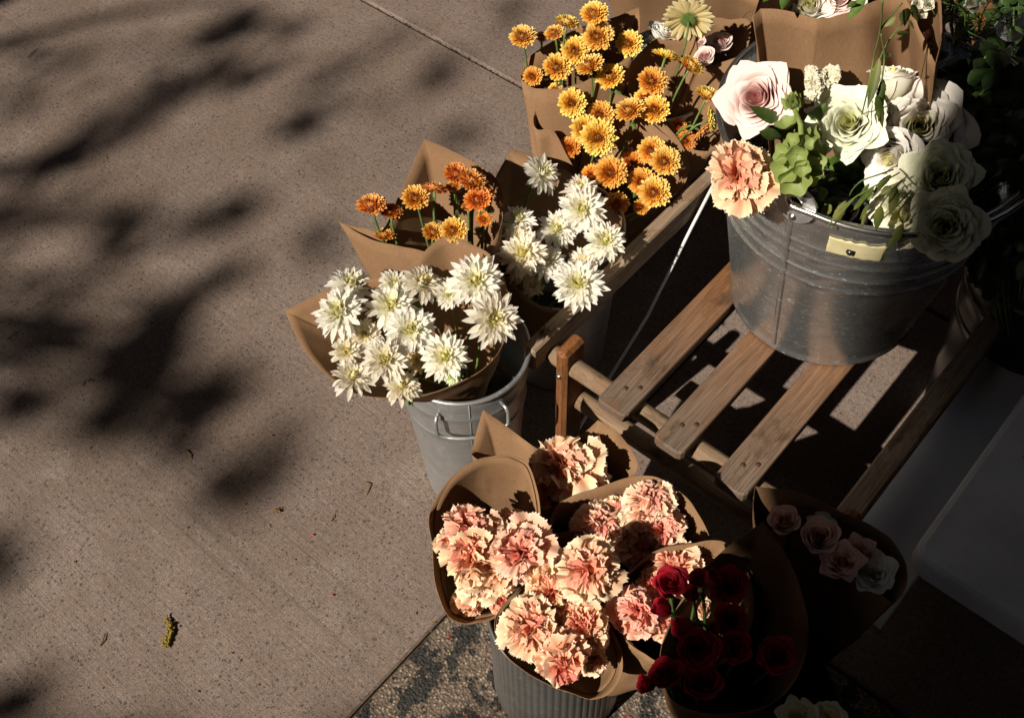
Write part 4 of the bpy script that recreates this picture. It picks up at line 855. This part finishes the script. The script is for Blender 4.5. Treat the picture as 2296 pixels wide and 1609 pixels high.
sprig('waxflower sprig with reddish stems leaning right into the shade',bz(840,470,.70),[bz(960,60,.82),bz(1040,90,.82),bz(1110,210,.80),bz(1000,340,.78),bz(900,-10,.84)],[(1030,25,62,.83),(980,85,42,.82),(1065,100,44,.82)],2)
sprig('dim waxflower sprig at the top edge, further into the shade',bz(1100,420,.66),[bz(1250,0,.8),bz(1380,60,.78),bz(1420,220,.76)],[(1160,40,36,.8),(1290,5,40,.8)],3)
# shaded flowers at the right edge
def gen_pea(seed):
    r=random.Random(seed); A=MB()
    for i in range(6):
        az=i*GA+r.uniform(-.3,.3); d=Vector((math.cos(az),math.sin(az),0)); tn=Vector((-d.y,d.x,0)); el=R(r.uniform(5,55)); p1=r.uniform(0,6); hf=r.uniform(.8,1.2); L=r.uniform(.75,1.05); rv=r.random()
        def fn(s,q):
            w=q*2-1; e=el-.7*s*s; th=w*hf*s**.6; al=d*math.cos(e)+Vector((0,0,math.sin(e))); nn=Vector((0,0,math.cos(e)))-d*math.sin(e)
            return al*(L*s*math.cos(th*.8))+tn*(L*s*math.sin(th)*.9)+nn*(.12*math.sin(p1+w*3.2)*s*s-.1),(s,1,rv,1)
        A.grid(fn,8,14)
    return {'petals':(A,'wrose')}
for k,s in(('p',71),('q',72)): PM[k]=[{p:mb.mesh(p,M[m]) for p,(mb,m) in gen_pea(s).items()}]; KIND[k]=('sweet_pea','sweet pea'); DROP[k]=.2
SB=Vector((.78,1.02,.2))
for a in '''p Q 1235 640 135 .70 c=.95,1,1.15 | white sweet pea bloom alone in the dark right of the flat paper
q Q 985 870 165 .69 c=.95,1,1.15 | larger white sweet pea bloom in the dark, nearer the tub
p Q 1400 890 95 .67 c=.95,1,1.15 | small white sweet pea bloom between the two darker greens
q Q 1480 280 190 .74 c=.95,1,1.15 | large white bloom cut by the right edge near the top
p Q 1520 590 150 .68 c=.9,1,1.15 | dim white bloom cut by the right edge, second from the top
l T 1230 390 150 .62 c=1,.62,.22 | dim amber rose in the deep shade right of the widest white rose'''.split('\n'):
    h,l=a.split('|'); h=h.split(); x,y=zp(h[1],float(h[2]),float(h[3])); flower(h[0],x,y,Z[h[1]].r(float(h[4])),at(x,y,float(h[5])),l.strip(),SB,25,90,'dim blooms in the shade',tuple(map(float,h[6][2:].split(','))))
def leafy(label,cx,cy,z,spread,n,seed,m='dleaf',L=60,base=SB):
    r=random.Random(seed); c=at(cx,cy,z); t=thing('foliage_bunch',label,'foliage',c,'dark foliage bunches'); mb=MB(); s=MB()
    for i in range(n):
        a=r.uniform(0,6.28); q=spread*math.sqrt(r.random()); x0=cx+q*math.cos(a); y0=cy+q*math.sin(a); b=r.uniform(0,6.28); ll=L*r.uniform(.6,1.2); zz0=z-.05+.06*r.random()
        blade(mb,x0,y0,x0+ll*math.cos(b),y0+ll*math.sin(b)*.8,L*r.uniform(.45,.75),zz0,zz0+r.uniform(-.02,.03),nu=8,seed=i)
        if i%3==0: s.tube([at(x0,y0,zz0),at(x0,y0,zz0).lerp(Vector(base),.6)+Vector((0,0,.03)),Vector(base)],.0015,5)
    obj('leaves',mb,M[m],t); obj('stem',s,M['stem'],t); return t
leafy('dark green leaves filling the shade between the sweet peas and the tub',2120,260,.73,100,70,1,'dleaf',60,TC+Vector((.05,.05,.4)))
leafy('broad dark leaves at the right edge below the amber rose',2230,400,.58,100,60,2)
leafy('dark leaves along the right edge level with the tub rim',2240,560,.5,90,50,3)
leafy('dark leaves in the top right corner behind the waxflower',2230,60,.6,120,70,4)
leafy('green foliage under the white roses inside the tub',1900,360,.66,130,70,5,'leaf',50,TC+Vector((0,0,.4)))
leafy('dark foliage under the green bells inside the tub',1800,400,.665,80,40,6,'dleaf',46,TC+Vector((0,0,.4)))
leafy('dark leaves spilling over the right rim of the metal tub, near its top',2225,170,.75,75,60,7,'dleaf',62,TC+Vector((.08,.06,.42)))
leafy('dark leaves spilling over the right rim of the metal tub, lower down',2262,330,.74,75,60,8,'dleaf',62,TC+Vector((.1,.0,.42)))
def statice(label,pts,seed):
    r=random.Random(seed); b=at(*zp('T',*pts[0]),.50); t=thing('statice_spray',label,'flower spray',b,'statice sprays'); s=MB(); f=MB()
    for x,y in pts[1:]:
        e=at(*zp('T',x,y),.60); s.tube([b.lerp(e,k/5)+Vector((0,0,.03*math.sin(PI*k/5))) for k in range(6)],.0007,4)
        for k in range(70):
            p=b.lerp(e,r.uniform(.35,1.05))+Vector((r.gauss(0,.013),r.gauss(0,.013),r.gauss(.012,.014))); z_=.0013*r.uniform(.6,1.3); f.poly([p+Vector((z_,0,0)),p+Vector((-z_,z_,0)),p+Vector((-z_,-z_,0)),p+Vector((0,0,z_*1.8))],[(0,1,3),(1,2,3),(2,0,3)])
    obj('stem',s,M['stem'],t); obj('florets',f,M['florets'],t)
statice('wispy statice spray right of the widest white rose',[(1150,600),(1040,470),(1110,400),(1190,430),(1240,490)],1)
statice('wispy statice spray at the far right, level with the upper yellowish rose',[(1290,820),(1200,740),(1260,620),(1340,680),(1400,800),(1180,860)],2)
statice('wispy statice spray right of the lowest yellowish rose',[(1220,1150),(1110,960),(1200,1000),(1290,1060),(1150,1100),(1300,960)],3)
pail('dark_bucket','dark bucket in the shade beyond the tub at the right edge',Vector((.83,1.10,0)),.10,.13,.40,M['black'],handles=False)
for ln in '''l L 1455 1598 115 .42 | cream rose barely lit at the bottom edge, left of its twin
l L 1690 1612 110 .42 | cream rose barely lit at the bottom edge, right of its twin'''.split('\n'):
    h,l=ln.split('|'); h=h.split(); x,y=zp('L',float(h[2]),float(h[3])); flower('l',x,y,Z['L'].r(float(h[4])),at(x,y,.42),l.strip(),at(x,y+60,.1),20,90,'cream roses at the bottom edge',(1,.93,.7))
# ------------------------------------------------------------------ litter on the pavement
def bits(mb,p,r,n,sz):
    for i in range(n):
        c=p+Vector((r.gauss(0,sz),r.gauss(0,sz),abs(r.gauss(0,sz*.5)))); q=sz*r.uniform(.5,1.2)
        mb.poly([c+Vector((q,0,0)),c+Vector((0,q,0)),c+Vector((-q,0,0)),c+Vector((0,-q,0)),c+Vector((0,0,q)),c+Vector((0,0,-q*.3))],[(0,1,4),(1,2,4),(2,3,4),(3,0,4),(1,0,5),(2,1,5),(3,2,5),(0,3,5)])
rl=random.Random(3); ck=MB(); P=[at(x,y,.005) for x,y in((373,1378),(377,1392),(383,1408),(379,1424),(372,1438),(372,1448))]
for i in range(len(P)-1):
    for k in range(5): bits(ck,P[i].lerp(P[i+1],k/5),rl,7 if i>0 else 2,.0026 if i>0 else .0012)
ck.tube(P[:3],.0012,5); tag(obj('catkin',ck,M['catkin'],None,origin=P[2]),'knobbly yellow brown catkin lying alone on the pavement','catkin')
db=MB(); bits(db,at(620,1144,.004),rl,40,.0022); tag(obj('dried_blossom',db,M['twig'],None,origin=at(620,1144,0)),'small dried brown blossom lying on the pavement','dried blossom')
TW=[('curled pale twig nearest the zinc bucket',[(818,1080),(829,1084),(828,1095),(818,1110)]),('thin curl of twig below the largest dark shadow',[(418,1008),(424,1016),(429,1022),(425,1030)]),('hooked twig at the left within the shade',[(184,865),(186,853),(198,850),(210,854)]),('straight short twig left of the catkin',[(222,1448),(230,1436),(237,1418)]),('tiny twig left of the hooded carnation wrap',[(741,1168),(746,1160),(749,1152)]),('long thin twig near the upper left corner',[(62,128),(72,118),(84,108)]),('bent twig at the left edge, middle height',[(14,762),(27,750),(40,742)])]
for l,ps in TW: m_=MB(); q=[at(x,y,.002+.002*(i%2)) for i,(x,y) in enumerate(ps)]; m_.tube(q,[.0011]*(len(q)-1)+[.0006],5); tag(obj('twig',m_,M['twig'],None,origin=q[0]),l,'twig','twigs on the pavement')
for i,(x,y,l) in enumerate(((702,1198,'red petal scrap nearest the hooded carnation wrap'),(746,1333,'tiny red scrap lower down, towards the dark pavement'),(610,975,'tiny red speck above the dried blossom'))):
    m_=MB(); c=at(x,y,.002); m_.poly([c+Vector((.003*math.cos(a)*(1+.4*(k%2)),.002*math.sin(a),.001*math.cos(a*2))) for k,a in enumerate([j*1.047 for j in range(6)])],[(0,1,2,3,4,5)]); tag(solid(obj('petal_scrap',m_,M['redbit'],None,origin=c),.0006),l,'petal scrap','red scraps')
lt=MB()
for i in range(320):
    x,y=rl.uniform(0,1150),rl.uniform(0,1609); p=at(x,y,.0015)
    if p.y<2.6: bits(lt,p,rl,rl.choice((1,1,2)),rl.choice((.0008,.0011,.0018)))
jg=MB()
for i in range(200):
    f=rl.random(); bits(jg,uvz(-2.2+f*1.6,VJ+rl.gauss(0,.003),-.006),rl,1,.0022)
o=obj('joint_grit',jg,M['dirt']); o['kind']='stuff'
o=obj('litter',lt,M['catkin']); o['kind']='stuff'
# ------------------------------------------------------------------ what casts the shade: street tree behind the viewer, awning and walls added to block light
BL=[(538,47,70,40,1),(460,78,50,28,.9),(640,70,50,35,.5),(157,355,95,30,1.2),(95,378,60,25,1),(225,293,70,40,.7),(324,251,90,45,.6),(470,172,80,30,.6),(575,162,60,28,.55),(397,199,60,30,.5),(726,230,35,55,.7),(674,293,40,35,.9),(768,146,40,50,.35),(502,481,55,28,1.1),(548,458,40,22,.8),(251,507,75,45,.6),(293,549,60,35,.6),(400,520,60,25,.4),(726,554,40,30,.8),(700,520,40,30,.4),(470,632,55,25,.8),(525,610,35,25,.7),(324,773,70,50,1.2),(392,728,50,35,1.0),(290,812,60,40,1.1),(10,522,50,40,1.0),(40,490,50,30,.5),(993,162,60,35,.5),(1055,313,40,55,.5),(909,78,40,30,.4),(31,225,60,50,.45),(52,104,50,60,.5),(1144,31,40,30,.4),(318,836,85,60,1.25),(256,923,65,60,.8),(436,888,70,40,1.0),(513,862,50,40,.7),(615,1000,60,45,.35),(564,1082,60,40,.55),(487,1093,50,40,.55),(430,980,70,50,.45),(51,903,60,50,.6),(0,1272,25,120,.55),(15,1590,60,30,1.1),(60,1555,40,30,.6),(250,150,260,130,.11),(120,420,180,160,.09),(130,690,120,80,.11),(850,260,140,110,.07)]
tree=thing('street_tree','leafy street tree behind the viewer whose crown dapples the pavement with shade','tree',uvz(-3.4,-4.6,0)); cr=MB(); tk=MB(); rt2=random.Random(17); Tb=tree.location.copy(); fork=Tb+Vector((.1,.1,3.0))
def shades_view(p,m=120):          # does a leaf at p throw its shade onto anything in the picture?
    for z in (0,.4,.8,1.0):
        s_=p+SUN*((p.z-z)/-SUN.z); d_=s_-EYE; k_=d_.dot(FW)
        if k_>0 and -220<PW/2+F*d_.dot(RT)/k_<PW+m and -330<PH/2-F*d_.dot(UP)/k_<PH+m: return True
    return False
def leafcard(p,s):
    n=Vector((rt2.gauss(0,1),rt2.gauss(0,1),rt2.gauss(.4,1))).normalized(); a=n.orthogonal().normalized(); a.rotate(Matrix.Rotation(rt2.uniform(0,6.28),3,n)); b=n.cross(a); l=s*rt2.uniform(.8,1.2)
    cr.poly([p-a*l,p-a*l*.3+b*l*.5,p+a*l*.5+b*l*.4,p+a*l*1.1,p+a*l*.5-b*l*.4,p-a*l*.3-b*l*.5],[(0,1,2,3,4,5)])
for x,y,rx,ry,dn in [(x,y,rx*(.85 if y<620 else .95),ry*(.85 if y<620 else .95),dn*(.62 if x<60 else .8 if y<620 else .95)) for x,y,rx,ry,dn in BL]:
    h=rt2.uniform(5.0,6.4); n=int(dn*rx*ry/54)+2; c=None; g=R(-35) if ry<60 else 0
    for i in range(n):
        a,b=rt2.gauss(0,.62)*rx,rt2.gauss(0,.62)*ry; q=at(x+a*math.cos(g)-b*math.sin(g),y+a*math.sin(g)+b*math.cos(g),0); hh=h+rt2.gauss(0,.18); p=q-SUN*(hh/-SUN.z); leafcard(p,.030); c=c or p
    if dn>.75: m_=fork.lerp(c,.5)+Vector((rt2.uniform(-.2,.2),rt2.uniform(-.2,.2),.35)); tk.tube([fork.lerp(m_,k/6).lerp(m_.lerp(c,k/6),k/6) for k in range(7)],[.045-.006*k for k in range(7)],7)
for i in range(2600):       # the rest of the crown, beyond what shades the picture
    a=rt2.uniform(0,6.28); q=1.9*math.sqrt(rt2.random()); p=Tb+Vector((q*math.cos(a),q*math.sin(a),4.2+rt2.random()*2.2))
    if shades_view(p): continue
    leafcard(p,.05)
for i in range(13000):       # leaves added overhead to block the sky: their shade falls beyond the picture
    p=uvz(rt2.uniform(-6.5,-.90),rt2.uniform(-7.0,8),4.6+rt2.random()*1.8)
    if shades_view(p): continue
    leafcard(p,.13)
tk.tube([fork,fork.lerp(uvz(-2.4,0,4.6),.5)+Vector((0,0,.3)),uvz(-2.4,0,4.7),uvz(-2.2,3,4.9)],[.07,.05,.035,.015],8)
tk.tube([Tb+Vector((0,0,-.05)),Tb+Vector((0,0,.4)),Tb+Vector((.04,.05,1.6)),fork,fork+Vector((.15,0,1.0))],[.17,.13,.11,.085,.05],14)
obj('crown',cr,M['crown'],tree); obj('trunk',tk,M['bark'],tree)
AZ=4.0; edge=[(-.72,-7.5),(-.745,-4.6),(-.768,-3.6),(-.782,-3.52),(-.81,-3.45),(-.84,-3.22),(-.835,-3.08),(-.79,-2.92),(-.785,-2.87),(-.805,-2.8),(-.825,-2.71),(-.815,-2.58),(-.865,-2.46),(-.90,-2.3),(-.93,-2.0),(-.9,2.5)]  # edge drawn to follow where the shade begins
aw=thing('shade_canopy','dark unseen awning reaching out overhead on the right, outside the frame','overhang',uvz(2.6,-1,AZ)); m_=MB(); n=len(edge)  # unseen canopy, added for the shade on the right
pts=[uvz(u,v,AZ) for u,v in edge]+[uvz(2.62,v,AZ+.55) for u,v in edge]; pts+=[p+Vector((0,0,.02)) for p in pts]; fs=[]
for i in range(n-1): fs+=[(i,i+1,n+i+1,n+i),(2*n+i,3*n+i,3*n+i+1,2*n+i+1),(i,2*n+i,2*n+i+1,i+1)]
m_.poly(pts,fs); obj('canopy',m_,M['blocker'],aw,smooth=False)
for v in(-7,-3,2): r_=MB(); r_.tube([uvz(-.6,v,AZ-.03+.0),uvz(2.62,v,AZ+.5)],.012,8); obj('arm',r_,M['blocker'],aw)
wl=thing('sky_block_wall','dark wall added on the right to deepen the shade, outside the frame','wall',uvz(2.7,-1,0)); obj('wall',vbox(2.64,2.9,-9,7,0,6.5,.02),M['blocker'],wl,smooth=False)  # unseen wall, added to keep low sky light off the right side
obj('plinth',vbox(2.58,2.638,-9,7,0,.35,.01),M['blocker'],wl,smooth=False)

fc2=thing('sky_block_building','tall plain building added at the far end to block the sky, outside the frame','building',uvz(0,14,0))  # added to shut out sky light from the far end
obj('wall',vbox(-14,12,13,15,0,13,.05),M['bark'],fc2,smooth=False)
for k in range(5):
    for j in range(3): obj('window',vbox(-9+k*4.2,-7.4+k*4.2,12.95,12.998,1.2+j*3.6,3.2+j*3.6,.02),M['blocker'],fc2,smooth=False)
fd=thing('sky_block_building','lower plain building added behind the viewer to block the sky, outside the frame','building',uvz(0,-10,0))  # added to block sky light from behind
obj('wall',vbox(-12,6,-12,-10,0,5.6,.05),M['blocker'],fd,smooth=False)
for k in range(4): obj('window',vbox(-10+k*4,-8.4+k*4,-9.998,-9.95,1.2,3.2,.02),M['black'],fd,smooth=False)
fb=thing('sky_block_building','tall plain building added across the street to block the sky, outside the frame','building',uvz(-9,2,0))  # added to cut low sky light from the left
obj('wall',vbox(-11,-9,-14,14,0,13,.05),M['bark'],fb,smooth=False)
for k in range(6):
    for j in range(3): w_=obj('window',vbox(-8.998,-8.95,-12+k*4.2,-10.4+k*4.2,1.2+j*3.6,3.2+j*3.6,.02),M['blocker'],fb,smooth=False)

# the round stamp printed on the largest wrap: a thin ring with small letters inside it
from mathutils.bvhtree import BVHTree
bv=BVHTree.FromPolygons([v.co+TOPW.location for v in TOPW.data.vertices],[tuple(p.vertices) for p in TOPW.data.polygons])
def on_wrap(x,y):
    h=bv.ray_cast(EYE,ray(x,y).normalized()); return (h[0]+(EYE-h[0]).normalized()*.0015,h[1]) if h[0] is not None else None
ring=[on_wrap(1694+33*math.cos(R(a)),56-33*math.sin(R(a))) for a in range(40,221,6)]; ring=[q for q in ring if q]
if len(ring)>4:
    m_=MB(); m_.tube([q[0] for q in ring],.0004,5); obj('stamp_ring',m_,M['twig'],TOPW,origin=TOPW.location)
    for ch,a in zip('RUSTIC',(200,176,156,137,119,101)):
        q=on_wrap(1694+26*math.cos(R(a)),56-26*math.sin(R(a)))
        if q:
            fc3=bpy.data.curves.new('stamp_letter','FONT'); fc3.body=ch; fc3.size=.0062; fc3.align_x='CENTER'; fc3.align_y='CENTER'; fc3.extrude=.0001; fc3.materials.append(M['rust'])
            z_=(EYE-q[0]).normalized(); up_=(RT*math.cos(R(a))+UP*math.sin(R(a))); up_=(up_-z_*up_.dot(z_)).normalized(); x_=up_.cross(z_)
            tmp=link('stamp_letter',fc3); bpy.context.view_layer.update(); lm=bpy.data.meshes.new_from_object(tmp.evaluated_get(bpy.context.evaluated_depsgraph_get())); bpy.data.objects.remove(tmp); o=link('stamp_letter',lm,TOPW); o.matrix_local=Matrix(((x_.x,up_.x,z_.x,q[0].x-TOPW.location.x),(x_.y,up_.y,z_.y,q[0].y-TOPW.location.y),(x_.z,up_.z,z_.z,q[0].z-TOPW.location.z),(0,0,0,1)))
ch_=MB(); c=at(1222,742,.361); rc=random.Random(8)
for k in range(5):
    g=rc.uniform(0,6.3); e=Vector((math.cos(g),math.sin(g),.35))*.010; ch_.tube([c-e*.6,c+Vector((0,0,.003)),c+e],[.0016,.0030,.0012],6)
tag(obj('plant_scrap',ch_,M['twig'],None,origin=c),'dry curled plant scrap lying on the near end of the side rail','plant scrap')
